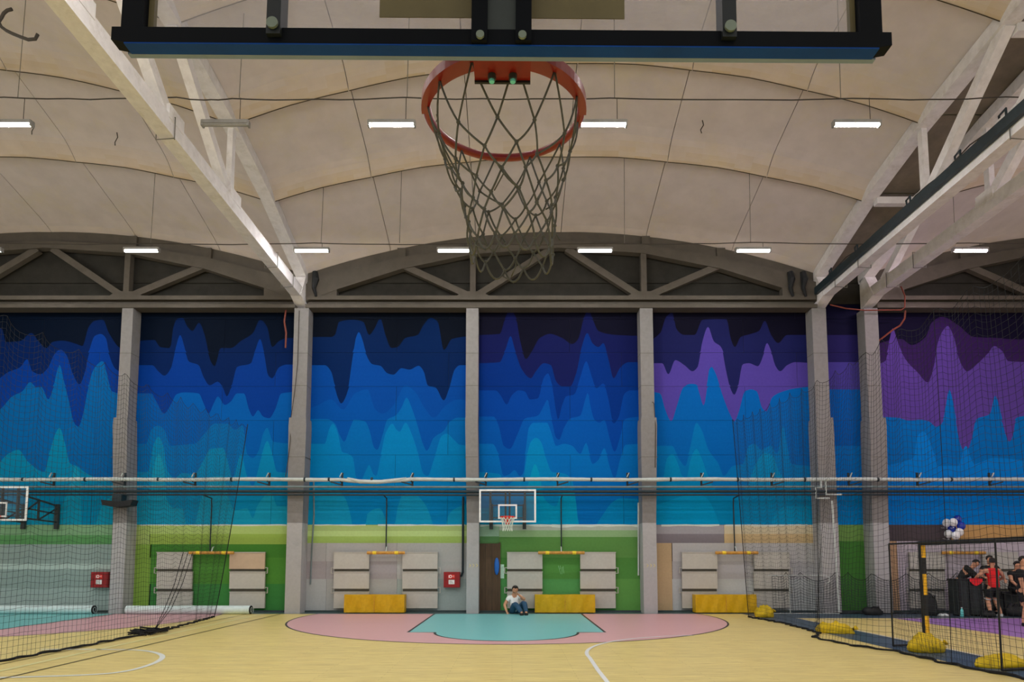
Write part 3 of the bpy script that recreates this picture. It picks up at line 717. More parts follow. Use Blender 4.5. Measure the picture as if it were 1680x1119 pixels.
def sag_wire(name, pts, sag, r, mat, label, cat='cable', n=8):
    m = MB(); P = []
    for a, b in zip(pts[:-1], pts[1:]):
        for i in range(n):
            t = i/n; s = sag*random.uniform(0.5,1.2)
            P.append(tuple(a[k]+(b[k]-a[k])*t - (s*4*t*(1-t) if k == 2 else 0) for k in range(3)))
    P.append(pts[-1]); m.tube(P, r, 5)
    return tag(m.build(name, mat), label, cat)
sag_wire('power_cable', [(x, Y1, ZC1+0.02*random.uniform(-1,1)) for x in (-20,-15.5,-10.9,-7.2,-6.0,-2.3,2.1,7.3,10.6,14.8,20)], 0.05, 0.014, 'wire_dark', 'dark cable strung across the hall above the nearer lamp row')
sag_wire('power_cable', [(x, Y2, ZC2+0.02*random.uniform(-1,1)) for x in (-20,-15.5,-10.6,-5.8,-1.6,2.5,7.1,13.4,20)], 0.04, 0.014, 'wire_dark', 'dark cable strung across the hall above the farther lamp row')
def roof_at(x, y):
    for x0, x1 in BAYS:
        if x0 <= x <= x1: return roof_z(x, y, x0, x1)
    return float(np.interp(y, YK[::-1], EZ[::-1]))
for y, xs, zc in ((Y1, (-10.6,-5.85,-2.25,2.2,7.05), ZC1), (Y2, (-10.6,-5.6,-3.3,3.3,7.0,13.0), ZC2)):
    for x in xs:
        lab = 'thin hanger wire from ceiling to the %s lamp cable, near x %s' % ('nearer' if y == Y1 else 'farther', 'left' if x < 0 else 'right')
        pos = {-10.6:'left of the left truss', -5.85:'above the unlit lamp', -2.25:'above the lamp left of the rim', 2.2:'above the lamp right of the rim', 7.05:'at upper right before the right truss',
               -5.6:'right of the left truss', -3.3:'left of the hoop net', 3.3:'right of the hoop net', 7.0:'left of the right truss', 13.0:'beyond the outer right truss'}[x]
        tag(MB().tube([(x, y, zc), (x+0.03, y, roof_at(x, y)-0.03)], 0.009, 4).build('hanger_wire', 'wire_grey'), 'ceiling wire holding the %s cable, %s' % ('nearer' if y == Y1 else 'farther', pos), 'wire')
# loose ends and the sagging black loop at upper left
LP = [(3,28),(-2,36),(2,44),(10,50),(20,55),(32,60),(46,65),(58,64),(62,56)]
tag(MB().tube([(at(x,y,11.3)[0], 11.3, at(x,y,11.3)[1]) for x, y in [(20,15),(12,17),(6,22)]+LP], 0.03, 6).build('cable_loop', 'wire_dark', smooth=True), 'black cable loop under the ceiling in the upper left corner', 'cable')
for k, (px, py, Y, lab) in enumerate(((190,150,14.2,'left of the left truss near the top'),(50,280,17.6,'by the left edge'),(188,285,17.6,'in the left vault middle'),(1155,300,17.4,'right of the net in the middle vault'),(715,290,17.2,'left of the hoop net'),(1200,140,14.2,'under the backboard on the right'))):
    X, Z = at(px, py, Y); z = roof_at(X, Y)
    tag(MB().tube([(X,Y,z+0.02),(X+0.03,Y,z-0.12),(X-0.05,Y+0.02,z-0.25),(X-0.03,Y,z-0.36)], 0.014, 4).build('loose_wire', 'wire_dark'), 'short loose wire dangling from the ceiling, %s' % lab, 'wire')

# ================================================================== NEAR BASKETBALL HOOP (seen from behind)
CX = -0.025
hoop = thing('basketball_hoop', 'red rim with knotted rope net under a large glass backboard seen from behind', 'basketball hoop', (CX, 1.5, 2.9))
ZB, ZT = 2.905, 3.955; GX0, GX1 = CX-0.895, CX+0.895
g = MB(); g.box(GX0, GX1, 1.488, 1.50, ZB, ZT); g.build('glass_pane', 'board_glass', hoop)
MB().box(GX0, GX1, 1.487, 1.501, ZB-0.004, ZB+0.004).build('glass_edge', 'glass_rim', hoop)
# frame: bottom rail with chamfered ends, sides, top
m = MB(); m.prism([(CX-0.885,ZB-0.002),(CX+0.885,ZB-0.002),(CX+0.915,ZB+0.004),(CX+0.915,ZB+0.036),(CX-0.915,ZB+0.036),(CX-0.915,ZB+0.004)], 'y', 1.452, 1.486)
fr = m.build('bottom_rail', 'navy_frame', hoop)
MB().box(CX-0.885, CX+0.885, 1.4525, 1.486, ZB-0.0055, ZB-0.0015).build('bottom_pad', 'navy_pad', hoop)
for s in (-1, 1):
    xa, xb = sorted((CX+s*0.895, CX+s*0.843)); MB().box(xa, xb, 1.454, 1.486, ZB+0.034, ZT).build('side_rail', 'navy_frame', hoop)
    xa, xb = sorted((CX+s*0.843, CX+s*0.830)); MB().box(xa, xb, 1.474, 1.487, ZB+0.034, ZT-0.03).build('side_seal', 'tape_back', hoop)
    xa, xb = sorted((CX+s*0.548, CX+s*0.515)); b = MB().box(xa, xb, 1.440, 1.486, ZB+0.012, ZT).build('upright', 'frame_dark', hoop)
    MB().tube([(CX+s*0.532, 1.438, ZB+0.034), (CX+s*0.532, 1.432, ZB+0.034)], 0.0135, 18).build('bolt', 'bolt_steel', b)
    xa, xb = sorted((CX+s*0.033, CX+s*0.070)); b = MB().box(xa, xb, 1.44, 1.486, ZB-0.001, ZT).build('center_bar', 'navy_frame', hoop)
    MB().tube([(CX+s*0.049, 1.438, ZB+0.008), (CX+s*0.049, 1.432, ZB+0.008)], 0.0095, 14).build('bolt', 'bolt_steel', b)
MB().box(CX-0.034, CX+0.034, 1.455, 1.486, ZB+0.03, ZB+0.5).build('center_plate', 'steel_dark', hoop)
MB().box(CX-0.895, CX+0.895, 1.454, 1.486, ZT-0.05, ZT).build('top_rail', 'navy_frame', hoop)
tg = MB(); a = 0.295; z0, z1 = 3.0, 3.45
for bx in ((CX-a, CX+a, z0, z0+0.05), (CX-a, CX+a, z1-0.05, z1), (CX-a, CX-a+0.05, z0+0.05, z1-0.05), (CX+a-0.05, CX+a, z0+0.05, z1-0.05)):
    tg.box(bx[0], bx[1], 1.4865, 1.4885, bx[2], bx[3])
tg.build('target_rectangle', 'tape_back', hoop)
for s in (-1, 1): MB().bar((CX+s*0.28, 1.46, 3.62), (CX+s*0.28, -2.4, 3.62), 0.08, 0.08).build('support_arm', 'frame_dark', hoop)
MB().box(CX-0.35, CX+0.35, 1.41, 1.455, 3.58, 3.66).build('support_crossbar', 'frame_dark', hoop)
# rim: ring, rear flange plate, mounting bracket
RY, RZ, RR = 1.872, 3.05, 0.2305
m = MB(); m.tube([(CX+RR*math.cos(t), RY+RR*math.sin(t), RZ-0.012) for t in np.linspace(0, 2*PI, 65)[:-1]], 0.0125, 10, closed=True)
rim = m.build('rim', 'rim_red', hoop, smooth=True)
yb = 1.60
A = np.linspace(PI+0.02, 2*PI-0.02, 41); inner = []; outer = []
for t in A:
    ri = RR - 0.006 - 0.032*max(0, math.sin(-t))**1.2; ro = RR + 0.0145
    inner.append((CX+ri*math.cos(t), RY+ri*math.sin(t))); outer.append((CX+ro*math.cos(t), RY+ro*math.sin(t)))
m = MB(); zt, zb = RZ+0.002, RZ-0.0265
for i in range(len(A)-1):
    a0, a1, o0, o1 = inner[i], inner[i+1], outer[i], outer[i+1]
    m.face([(*a0,zb),(*a1,zb),(*o1,zb),(*o0,zb)]); m.face([(*a0,zt),(*o0,zt),(*o1,zt),(*a1,zt)])
    m.face([(*o0,zb),(*o1,zb),(*o1,zt),(*o0,zt)]); m.face([(*a0,zb),(*a0,zt),(*a1,zt),(*a1,zb)])
m.build('flange', 'rim_red', hoop)
m = MB(); m.box(CX-0.072, CX+0.072, 1.502, 1.624, 2.942, RZ+0.004); m.box(CX-0.072, CX+0.072, 1.62, 1.66, RZ-0.02, RZ+0.004)
br = m.build('bracket', 'mount_red', hoop)
MB().box(CX-0.0725, CX+0.0725, 1.619, 1.626, 2.936, 2.954).build('bracket_lip', 'goal_black', br)
for s in (-1, 1):
    b = MB().tube([(CX+s*0.027, 1.600, 2.947), (CX+s*0.027, 1.600, 2.928)], 0.0105, 8).build('bolt', 'steel_dark', br)
    b2 = MB().tube([(CX+s*0.027, 1.600, 2.929), (CX+s*0.027, 1.600, 2.922)], 0.007, 8).build('bolt', 'bottle_teal', br)
# rope net: twelve hanging points, knotted diamonds that narrow downwards
net = MB(); kn = MB(); NA = 12
rows = [(RZ-0.022, 0.226), (2.905, 0.192), (2.835, 0.163), (2.775, 0.143), (2.715, 0.131), (2.655, 0.124), (2.605, 0.120)]
J = random.Random(5)
nodes = []
for r, (z, rad) in enumerate(rows):
    L = []
    for k in range(NA):
        t = 2*PI*(k + 0.5*(r % 2) + 0.28)/NA + (J.uniform(-0.07,0.07) if r else 0)
        rr = rad*(1+(J.uniform(-0.06,0.06) if r else 0)); zz = z + (J.uniform(-0.016,0.014) if r else 0)
        zz -= 0.018*math.cos(t-PI*1.1)*r/6*(-1)
        L.append(Vector((CX + rr*math.cos(t) + 0.004*r, RY + rr*math.sin(t), zz)))
    nodes.append(L)
def cord(a, b, bow, r=0.0029):
    mid = (a+b)/2; out = Vector((mid.x-CX, mid.y-RY, 0)); out = out.normalized() if out.length > 1e-6 else Vector((1,0,0))
    P = []
    for i in range(6):
        t = i/5; s = 4*t*(1-t)
        P.append(a.lerp(b, t) + out*bow*s*0.5 + Vector((0,0,-abs(bow)*s*0.8)))
    net.tube(P, r, 6)
for r in range(len(rows)-1):
    for k in range(NA):
        a = nodes[r][k]
        n1 = nodes[r+1][k]; n2 = nodes[r+1][(k-1) % NA] if r % 2 == 0 else nodes[r+1][(k+1) % NA]
        cord(a, n1, J.uniform(0.002,0.012)); cord(a, n2, J.uniform(0.002,0.012))
        if r: kn.ball(a, 0.0062, 6, 5)
for k in range(NA):          # bottom loops
    a = nodes[-1][k]; b = nodes[-1][(k+1) % NA]
    P = [a.lerp(b, i/7) + Vector((0,0,-0.040*4*(i/7)*(1-i/7))) for i in range(8)]; net.tube(P, 0.0030, 6); kn.ball(a, 0.006, 6, 5)
for k in range(NA):          # small lashings on the rim
    a = nodes[0][k]
    net.tube([(a.x, a.y, a.z), (CX+(a.x-CX)*1.02, RY+(a.y-RY)*1.02, RZ-0.010)], 0.004, 6)
for q in range(9):           # frayed ends
    a = J.choice(nodes[J.randint(3,6)]); net.tube([a, a+Vector((J.uniform(-.02,.02),J.uniform(-.02,.02),-0.02)), a+Vector((J.uniform(-.03,.03),J.uniform(-.03,.03),-0.05))], 0.0022, 4)
no = net.build('net', 'rope_net', hoop, smooth=True); no['label'] = 'grey rope net'
ko = kn.build('knots', 'rope_net', no, smooth=True); ko['kind'] = 'stuff'

# ================================================================== FAR BASKETBALL HOOPS
def far_hoop(cx, yb, label, wall_y=21.95):
    t = thing('basketball_hoop', label, 'basketball hoop', (cx, yb, 2.9))
    z0, z1 = 2.89, 3.94; h = 0.9
    MB().box(cx-h+0.04, cx+h-0.04, yb, yb+0.012, z0+0.04, z1-0.04).build('glass_pane', 'far_glass', t)
    m = MB(); w = 0.055
    for bx in ((cx-h,cx+h,z0,z0+w),(cx-h,cx+h,z1-w,z1),(cx-h,cx-h+w,z0+w,z1-w),(cx+h-w,cx+h,z0+w,z1-w)): m.box(bx[0],bx[1],yb-0.008,yb+0.02,bx[2],bx[3])
    m.build('border', 'white_tape', t)
    m = MB(); a = 0.30; b0, b1 = 3.0, 3.46; w = 0.05
    for bx in ((cx-a,cx+a,b0,b0+w),(cx-a,cx+a,b1-w,b1),(cx-a,cx-a+w,b0+w,b1-w),(cx+a-w,cx+a,b0+w,b1-w)): m.box(bx[0],bx[1],yb-0.006,yb-0.001,bx[2],bx[3])
    m.build('target_rectangle', 'white_tape', t)
    # welded carrier behind the glass
    s = yb+0.06
    for x in (-0.55, 0.55): MB().box(cx+x-0.035, cx+x+0.035, s, s+0.06, z0+0.02, z1-0.05).build('upright', 'steel_dark', t)
    for x in (-0.065, 0.065): MB().box(cx+x-0.03, cx+x+0.03, s, s+0.06, z0+0.02, z1-0.05).build('center_bar', 'steel_dark', t)
    for z in (3.02, 3.42, 3.75): MB().box(cx-0.55, cx+0.55, s+0.01, s+0.04, z, z+0.035).build('crossbar', 'steel_dark', t)
    for x in (-0.55, 0.55):
        X = cx+x; e = wall_y
        zt0, zt1, zb0, zb1 = 3.72, 3.48, 3.0, 2.95
        MB().bar((X,s+0.05,zt0),(X,e,zt1),0.05,0.05).build('arm', 'steel_dark', t)
        MB().bar((X,s+0.05,zb0),(X,e,zb1),0.05,0.05).build('arm', 'steel_dark', t)
        MB().bar((X,s+0.05,3.32),(X,e,3.22),0.04,0.04).build('arm', 'steel_dark', t)
        ym = (s+e)/2
        MB().bar((X,ym,2.97),(X,ym,3.6),0.05,0.05).build('strut', 'steel_dark', t)
        MB().bar((X,ym,2.97),(X,e-0.05,3.42),0.04,0.04).build('strut', 'steel_dark', t)
        MB().bar((X,s+0.05,3.02),(X,ym,3.58),0.04,0.04).build('strut', 'steel_dark', t)
        MB().box(X-0.06, X+0.06, e-0.1, e, 2.72, 3.55).build('wall_plate', 'steel_dark', t)
    ry = yb-0.375; m = MB(); m.tube([(cx+0.236*math.cos(q), ry+0.236*math.sin(q), 3.04) for q in np.linspace(0,2*PI,33)[:-1]], 0.014, 6, closed=True)
    m.build('rim', 'far_red', t, smooth=True)
    m = MB(); m.prism([(cx-0.24,ry+0.05),(cx-0.08,yb-0.02),(cx+0.08,yb-0.02),(cx+0.24,ry+0.05),(cx+0.17,ry+0.17),(cx-0.17,ry+0.17)][::-1], 'z', 3.025, 3.04); m.build('flange', 'far_red', t)
    m = MB(); m.prism([(cx-0.13,3.05),(cx+0.13,3.05),(cx+0.05,2.82),(cx-0.05,2.82)], 'y', yb-0.14, yb-0.01); m.build('bracket', 'far_red', t)
    m = MB(); R = [(3.03,0.235),(2.92,0.19),(2.82,0.16),(2.72,0.145),(2.60,0.15)]
    N = [[(cx+r*math.cos(2*PI*(k+0.5*(i%2))/12), ry+r*math.sin(2*PI*(k+0.5*(i%2))/12), z) for k in range(12)] for i, (z, r) in enumerate(R)]
    for i in range(4):
        for k in range(12):
            m.tube([N[i][k], N[i+1][k]], 0.008, 4); m.tube([N[i][k], N[i+1][(k-1)%12 if i%2==0 else (k+1)%12]], 0.008, 4)
    m.build('net', 'rope_white', t)
    return t
far_hoop(-0.14, 20.9, 'far basketball hoop with white bordered glass board and white net')
far_hoop(-15.62, 20.05, 'basketball hoop at the left edge behind the left net')

# ================================================================== PIPES ALONG THE WALL
PY = 21.21
t = thing('heating_pipe', 'thick white lagged pipe running along the mural wall', 'pipe', (0, PY, 4.28))
sagp = []
for x in np.linspace(-20, 20, 161):
    z = 4.29 + 0.01*math.sin(x*1.3)
    if -5.35 < x < -3.35: z -= 0.075*math.sin((x+5.35)/2.0*PI)**0.5
    sagp.append((float(x), PY, z))
m = MB(); m.tube(sagp, [0.062+0.006*math.sin(7*p[0])*math.sin(3.1*p[0]) for p in sagp], 8); m.build('lagged_pipe', 'pipe_white', t, smooth=True)
for px in (85,202,318,440,560,676,797,915,1030,1152,1268,1395,1508,1627):
    X, Z = at(px, 790, PY)
    b = MB(); b.bar((X, PY+0.1, 4.05), (X, PY+0.1, 4.52), 0.055, 0.05); b.bar((X-0.03, PY-0.02, 4.20), (X+0.05, PY+0.02, 4.5), 0.03, 0.03)
    bo = b.build('bracket', 'pipe_dark', t)
    MB().bar((X-0.04, PY-0.075, 4.36), (X+0.03, PY-0.075, 4.50), 0.04, 0.02).build('clip', 'pipe_white', bo)
    MB().bar((X+0.02, PY+0.05, 4.12), (X+0.34*(1 if px>840 else -1), PY-0.03, 4.21), 0.04, 0.04).build('arm', 'pipe_dark', bo)
for px in (38,140,260,380,500,540,610,745,860,970,1100,1210,1320,1440,1560):
    X, Z = at(px, 790, PY); MB().tube([(X-0.03, PY, 4.29),(X+0.03, PY, 4.29)], 0.071, 8).build('band', 'pipe_dark', t)
m = MB(); m.tube([(-5.3,PY-0.03,4.33),(-4.9,PY-0.06,4.22),(-4.35,PY-0.05,4.20),(-3.9,PY-0.05,4.24),(-3.4,PY-0.03,4.33)], [0.03,0.07,0.065,0.07,0.03], 7); m.build('torn_wrap', 'pipe_white', t, smooth=True)
for z, r, mt, y, lab, cat in ((4.05,0.035,'pipe_grey',21.3-0.06,'thin grey pipe just below the white lagged pipe','pipe'), (3.90,0.045,'pipe_dark',21.22,'dark pipe, middle of the three below the white pipe','pipe'), (3.79,0.028,'pipe_dark',21.22,'thinnest lowest dark pipe along the mural wall','pipe')):
    tag(MB().tube([(-20,y,z),(-10,y,z+0.01),(0,y,z-0.005),(10,y,z+0.01),(20,y,z)], r, 8).build('wall_pipe', mt, smooth=True), lab, cat)
# white loop of pipe by the right columns
tag(MB().tube([(9.95,21.2,4.28),(9.95,21.2,4.02),(9.78,21.2,4.02),(9.78,21.2,3.68),(10.05,21.2,3.68),(10.2,21.2,3.68)], 0.03, 6).build('pipe_elbow', 'pipe_white'), 'white bent pipe loop beside the left column of the close pair', 'pipe')
tag(MB().tube([(10.10,21.2,4.28),(10.10,21.2,3.80),(10.6,21.2,3.80)], 0.03, 6).build('pipe_elbow', 'pipe_white'), 'white pipe elbow crossing the left column of the close pair', 'pipe')
tag(MB().tube([(10.28,21.2,3.6),(10.33,21.2,1.8),(10.36,21.2,0.06)], 0.03, 6).build('riser_pipe', 'pipe_white'), 'upright white pipe in front of the left column of the pair', 'pipe')
for px, lab in ((345,'thin dark riser pipe above the bar in the left green bay'), (633.5,'thin dark riser pipe above the bar in the white bay'), (921,'thin dark riser pipe right of the far hoop'), (1205,'thin dark riser pipe in the peach-striped bay')):
    X = at(px, 870, 21.85)[0]
    tag(MB().tube([(X,21.3,3.79),(X,21.85,3.74),(X,21.88,3.5),(X,21.88,2.1),(X,21.88,1.98)], 0.022, 6).build('riser_pipe', 'pipe_dark'), lab, 'pipe')
tag(MB().tube([(-1.62,21.9,3.8),(-1.62,21.9,1.3),(-1.66,21.9,1.19),(-1.78,21.9,1.17)], 0.04, 6).build('riser_pipe', 'pipe_dark'), 'dark pipe bending into the right red hydrant box', 'pipe')
tag(MB().tube([(4.20,21.92,3.6),(4.18,21.92,2.6),(4.16,21.92,1.2)], 0.03, 6).build('riser_pipe', 'pipe_white'), 'pale upright pipe left of the column beside the green bay', 'pipe')
tag(MB().tube([(-6.62,21.975,4.3),(-6.58,21.975,3.2),(-6.62,21.975,2.2),(-6.64,21.975,0.9)], 0.025, 6).build('riser_pipe', 'pipe_grey'), 'thin grey cable pipe on the column of the left truss', 'pipe')
# thin cables on columns
tag(MB().tube([(-7.1,21.47,10.0),(-7.1,21.47,8.2),(-7.18,21.47,7.2),(-7.28,21.47,6.3),(-7.24,21.38,5.6),(-7.3,21.38,4.9),(-7.36,21.38,4.4)], 0.012, 4).build('column_cable', 'wire_dark'), 'thin cable running down the column under the left truss', 'cable')
tag(MB().tube([(4.62,21.47,6.9),(4.68,21.47,6.85),(4.70,21.38,6.0),(4.66,21.38,4.7)], 0.012, 4).build('column_cable', 'wire_dark'), 'thin bent cable on the column beside the purple-topped bay', 'cable')
m = MB(); m.tube([(10.6,21.42,10.18),(11.1,21.35,10.02),(11.7,21.32,9.95),(12.4,21.3,9.95),(12.9,21.32,9.96),(13.03,21.33,10.05),(13.06,21.34,10.45),(12.98,21.4,10.8)], 0.022, 6)
tag(m.build('orange_hose', 'hose_orange', smooth=True), 'orange hose slung across the top of the close pair of columns', 'hose')
tag(MB().tube([(12.25,21.6,9.0),(12.7,21.5,9.35),(12.95,21.5,9.5),(13.05,21.4,9.7),(13.05,21.35,9.95)], 0.03, 6).build('pipe_elbow', 'hose_orange'), 'rusty bent pipe right of the close pair of columns', 'pipe')
tag(MB().tube([(-7.62,21.7,10.15),(-7.66,21.68,9.7),(-7.58,21.66,9.3),(-7.6,21.7,8.8)], 0.03, 6).build('orange_hose', 'hose_orange'), 'short rusty hose hanging left of the left truss column', 'hose')
# loudspeaker-like floodlight on the left column
t = thing('floodlight', 'black floodlight box on the column behind the left net', 'floodlight', (-12.65, 21.2, 3.45))
m = MB(); m.prism([(-13.10,3.62),(-12.55,3.56),(-12.10,3.62),(-12.15,3.44),(-12.65,3.38),(-13.05,3.45)][::-1], 'y', 21.02, 21.38); m.build('housing', 'bag_black', t)
MB().box(-12.8, -12.5, 21.1, 21.385, 3.55, 3.80).build('bracket', 'pipe_dark', t)
# dark junction clutter where trusses meet the wall
for x, lab in ((-6.62,'black tangle of fittings at the foot of the left truss'), (9.35,'left of two dark pipe stubs under the right truss end'), (9.78,'right of two dark pipe stubs under the right truss end')):
    tag(MB().tube([(x,21.52,11.35),(x+0.03,21.50,11.1),(x-0.02,21.50,10.8),(x+0.06,21.50,10.5)], [0.10,0.12,0.07,0.04], 7).build('pipe_stub', 'bag_black'), lab, 'fitting')

# ================================================================== RADIATORS, BARS, MATS ALONG THE WALL
def bay_fittings(l0, r0, bar, mat, name, skip_right=False):
    """l0/r0: pixel x of the left edge of each radiator stack"""
    rowsZ = [(906,933.5), (938,966), (971,998)]
    for side, x0 in (('left', l0), ('right', r0)):
        if x0 is None: continue
        for i, (ya, yb) in enumerate(rowsZ):
            X0 = at(x0, (ya+yb)/2, 21.86)[0]; X1 = at(x0+58, (ya+yb)/2, 21.86)[0]
            Zt = at(840, ya, 21.86)[1]; Zb = at(840, yb, 21.86)[1]
            t = thing('radiator_panel', '%s white radiator panel of the %s stack in %s' % (('top','middle','bottom')[i], side, name), 'radiator', ((X0+X1)/2, 21.9, Zb), 0, 'white radiator panels along the wall')
            m = MB(); m.box(X0, X1, 21.85, 21.93, Zb, Zt); m.build('front', 'radiator_beige' if (name == 'the left green bay' and side == 'right' and i == 0) else 'radiator_white', t)
            MB().box(X0-0.012, X1+0.012, 21.835, 21.93, Zt-0.02, Zt+0.006).build('top_grille', 'radiator_white', t)
            MB().box(X0+0.03, X1-0.03, 21.93, 21.999, Zb+0.05, Zt-0.05).build('wall_mount', 'radiator_shade', t)
            if i < 2:
                xo = X0-0.08 if side == 'left' else X1+0.08; xi = X0 if side == 'left' else X1
                z = Zb
                MB().tube([(xi,21.9,z+0.04),(xo,21.9,z+0.04),(xo,21.9,z-0.14),(xi,21.9,z-0.14)], 0.018, 5).build('link_pipe', 'radiator_white', t)
            if i < 2:
                m = MB(); m.box(X0+0.02, X1-0.02, 21.9, 21.97, Zb-0.088, Zb-0.004); m.build('gap_band', 'radiator_shade', t)  # dark box filling the gap below the panel
    if bar:
        X0 = at(bar[0], 907, 21.7)[0]; X1 = at(bar[1], 907, 21.7)[0]; Z = at(840, 907, 21.7)[1]
        t = thing('wrapped_bar', 'orange and yellow wrapped bar on the wall in %s' % name, 'bar', ((X0+X1)/2, 21.7, Z-0.05))
        MB().tube([(X0,21.72,Z),(X1,21.72,Z)], 0.05, 8).build('bar', 'bar_orange', t)
        for q in (0.2, 0.78): MB().tube([(X0+(X1-X0)*q-0.06,21.72,Z),(X0+(X1-X0)*q+0.06,21.72,Z)], 0.056, 8).build('tape_band', 'bar_yellow', t)
        MB().tube([((X0+X1)/2,21.72,Z+0.04),((X0+X1)/2,21.8,Z+0.18),((X0+X1)/2,21.88,Z+0.2)], 0.02, 5).build('holder', 'pipe_white', t)
    if mat:
        X0 = at(mat[0], 990, 21.5)[0]; X1 = at(mat[1], 990, 21.5)[0]
        t = thing('vinyl_bench', 'low yellow vinyl covered bench against the wall in %s' % name, 'bench', ((X0+X1)/2, 21.6, 0), 0, 'yellow covered benches along the wall')
        n = 20; m = MB(); H = 0.60; R = random.Random(mat[0])
        ph = [R.uniform(0, 6) for _ in range(4)]
        F = []
        for i in range(n+1):
            x = X0+(X1-X0)*i/n; row = []
            for k in range(9):
                z = 0.03+ (H-0.03)*k/8
                row.append((x, 21.42-0.012*math.sin(9*x+5*z+ph[0])-0.010*math.sin(17*x-7*z+ph[1]), z+(0.012*math.sin(5*x+ph[2]) if k == 8 else 0)))
            row.append((x, 21.80, H-0.01)); F.append(row)
        m.grid(F)
        for xx in (X0, X1): m.face([(xx,21.42,0.03),(xx,21.80,0.03),(xx,21.80,H),(xx,21.42,H)])
        m.build('cover', 'vinyl_yellow', t)
        MB().box(X0+0.05, X1-0.05, 21.46, 21.78, 0, 0.5).build('base', 'crate_dark', t)
        MB().box((X0+X1)/2-0.004, (X0+X1)/2+0.004, 21.403, 21.42, 0.05, H-0.02).build('seam', 'bar_orange', t)
bay_fittings(257, 376.5, (310,383), None, 'the left green bay')
bay_fittings(547.5, 660, (602,664), (565.5,664), 'the white bay')
bay_fittings(832, 952, (883,959), (877.5,976), 'the green bay with the far hoop')
bay_fittings(1119, 1237.5, (1174,1244), (1140,1240), 'the bay with the peach stripe')
bay_fittings(1493, 1613, (1546,1617), None, 'the far right bay behind the people')

# ---- red hydrant boxes
def hydrant(px0, px1, label):
    X0 = at(px0, 951, 21.8)[0]; X1 = at(px1, 951, 21.8)[0]; Zb, Zt = at(840,964,21.8)[1], at(840,938.5,21.8)[1]
    t = thing('hydrant_cabinet', label, 'fire cabinet', ((X0+X1)/2, 21.85, Zb))
    MB().box(X0, X1, 21.78, 21.998, Zb, Zt).build('cabinet', 'hydrant_red', t)
    d = MB().box(X0+0.015, X1-0.015, 21.765, 21.78, Zb+0.015, Zt-0.015).build('door', 'hydrant_red', t)
    xm = X0+(X1-X0)*0.49; w = 0.105
    MB().box(xm-w, xm+w, 21.759, 21.765, Zb+0.29, Zb+0.42).build('sign', 'sign_red', d)
    m = MB(); m.tube([(xm-0.035+0.038*math.cos(q),21.757,Zb+0.36+0.042*math.sin(q)) for q in np.linspace(0,2*PI,13)[:-1]], 0.013, 5, closed=True)
    m.bar((xm-0.09,21.757,Zb+0.40),(xm-0.09,21.757,Zb+0.31),0.012,0.008); m.bar((xm+0.02,21.757,Zb+0.365),(xm+0.085,21.757,Zb+0.345),0.03,0.008); m.bar((xm+0.055,21.757,Zb+0.39),(xm+0.085,21.757,Zb+0.375),0.012,0.008)
    m.build('hose_symbol', 'sign_white', d)
    MB().box(xm-w+0.01, xm+w-0.01, 21.759, 21.765, Zb+0.11, Zb+0.25).build('notice', 'sign_white', d)
    m = MB()
    for k in range(3): m.box(xm-0.07, xm+0.07-0.03*k, 21.757, 21.7595, Zb+0.14+0.033*k, Zb+0.153+0.033*k)
    m.build('notice_print', 'sign_grey', d)
    m = MB(); xk = X0+0.07
    for bx in ((xk-0.03,xk+0.03,Zb+0.22,Zb+0.23),(xk-0.03,xk+0.03,Zb+0.29,Zb+0.30),(xk-0.03,xk-0.02,Zb+0.22,Zb+0.30),(xk+0.02,xk+0.03,Zb+0.22,Zb+0.30)): m.box(bx[0],bx[1],21.757,21.765,bx[2],bx[3])
    m.build('latch', 'mount_red', d)
hydrant(728, 754.5, 'red fire hydrant cabinet on the white wall bay beside a slim column')
hydrant(149.5, 178, 'red fire hydrant cabinet behind the left net')

# ---- door
X0, X1 = -1.10, at(818.5, 950, 21.95)[0]
d = struct(MB().box(X0, X1, 21.94, 22.0, 0.02, 2.25).build('door_1', 'door_brown'), 'brown door beside the slim column')
for q in (0.33, 0.66): MB().box(X0+(X1-X0)*q-0.004, X0+(X1-X0)*q+0.004, 21.936, 21.94, 0.03, 2.24).build('groove', 'hole_black', d)
MB().box(X1, X1+0.05, 21.92, 22.0, 0, 2.28).build('door_frame', 'door_brown', d)
m = MB(); xb = at(815, 930, 21.9)[0]; m.ball((xb,21.90,1.50), 1, 12, 9, (0.085,0.04,0.285))
tag(m.build('blue_pad', 'blue_plastic', smooth=True), 'blue upright oval plate on the edge of the brown door', 'plate')
tag(MB().box(at(820,940,21.98)[0], at(827,940,21.98)[0], 21.985, 21.999, 1.10, 1.56).build('paper_notice', 'paper_pale'), 'pale paper notice on green wall right of the brown door', 'notice')

# ---- rolled floor covers lying at the wall on the left
def roll(x0, x1, y, label):
    t = thing('rolled_mat', label, 'roll', ((x0+x1)/2, y, 0), 0, 'rolled floor covers')
    r = 0.135; m = MB()
    n = 18; m.grid([[(x, y+r*math.cos(2*PI*i/n), r+r*math.sin(2*PI*i/n)) for x in np.linspace(x0, x1, 9)] for i in range(n)], closed_u=True); m.build('sheet', 'foil_white', t, smooth=True)
    m = MB(); m.tube([(x1-0.02,y,r),(x1+0.03,y,r)], r*0.98, 18); m.build('end', 'hole_black', t)
    m = MB(); m.tube([(x1+0.012+0.002*k, y+(0.02+0.0045*k)*math.cos(k*0.6), r+(0.02+0.0045*k)*math.sin(k*0.6)) for k in range(24)], 0.006, 4); m.build('spiral', 'foil_white', t)
roll(-19.5, at(152,1000,21.2)[0], 21.25, 'long white rolled cover at lower left, ending before the red box')
roll(at(207,998,21.1)[0], at(410,998,21.1)[0], 21.15, 'white rolled cover lying under the left green bay radiators')

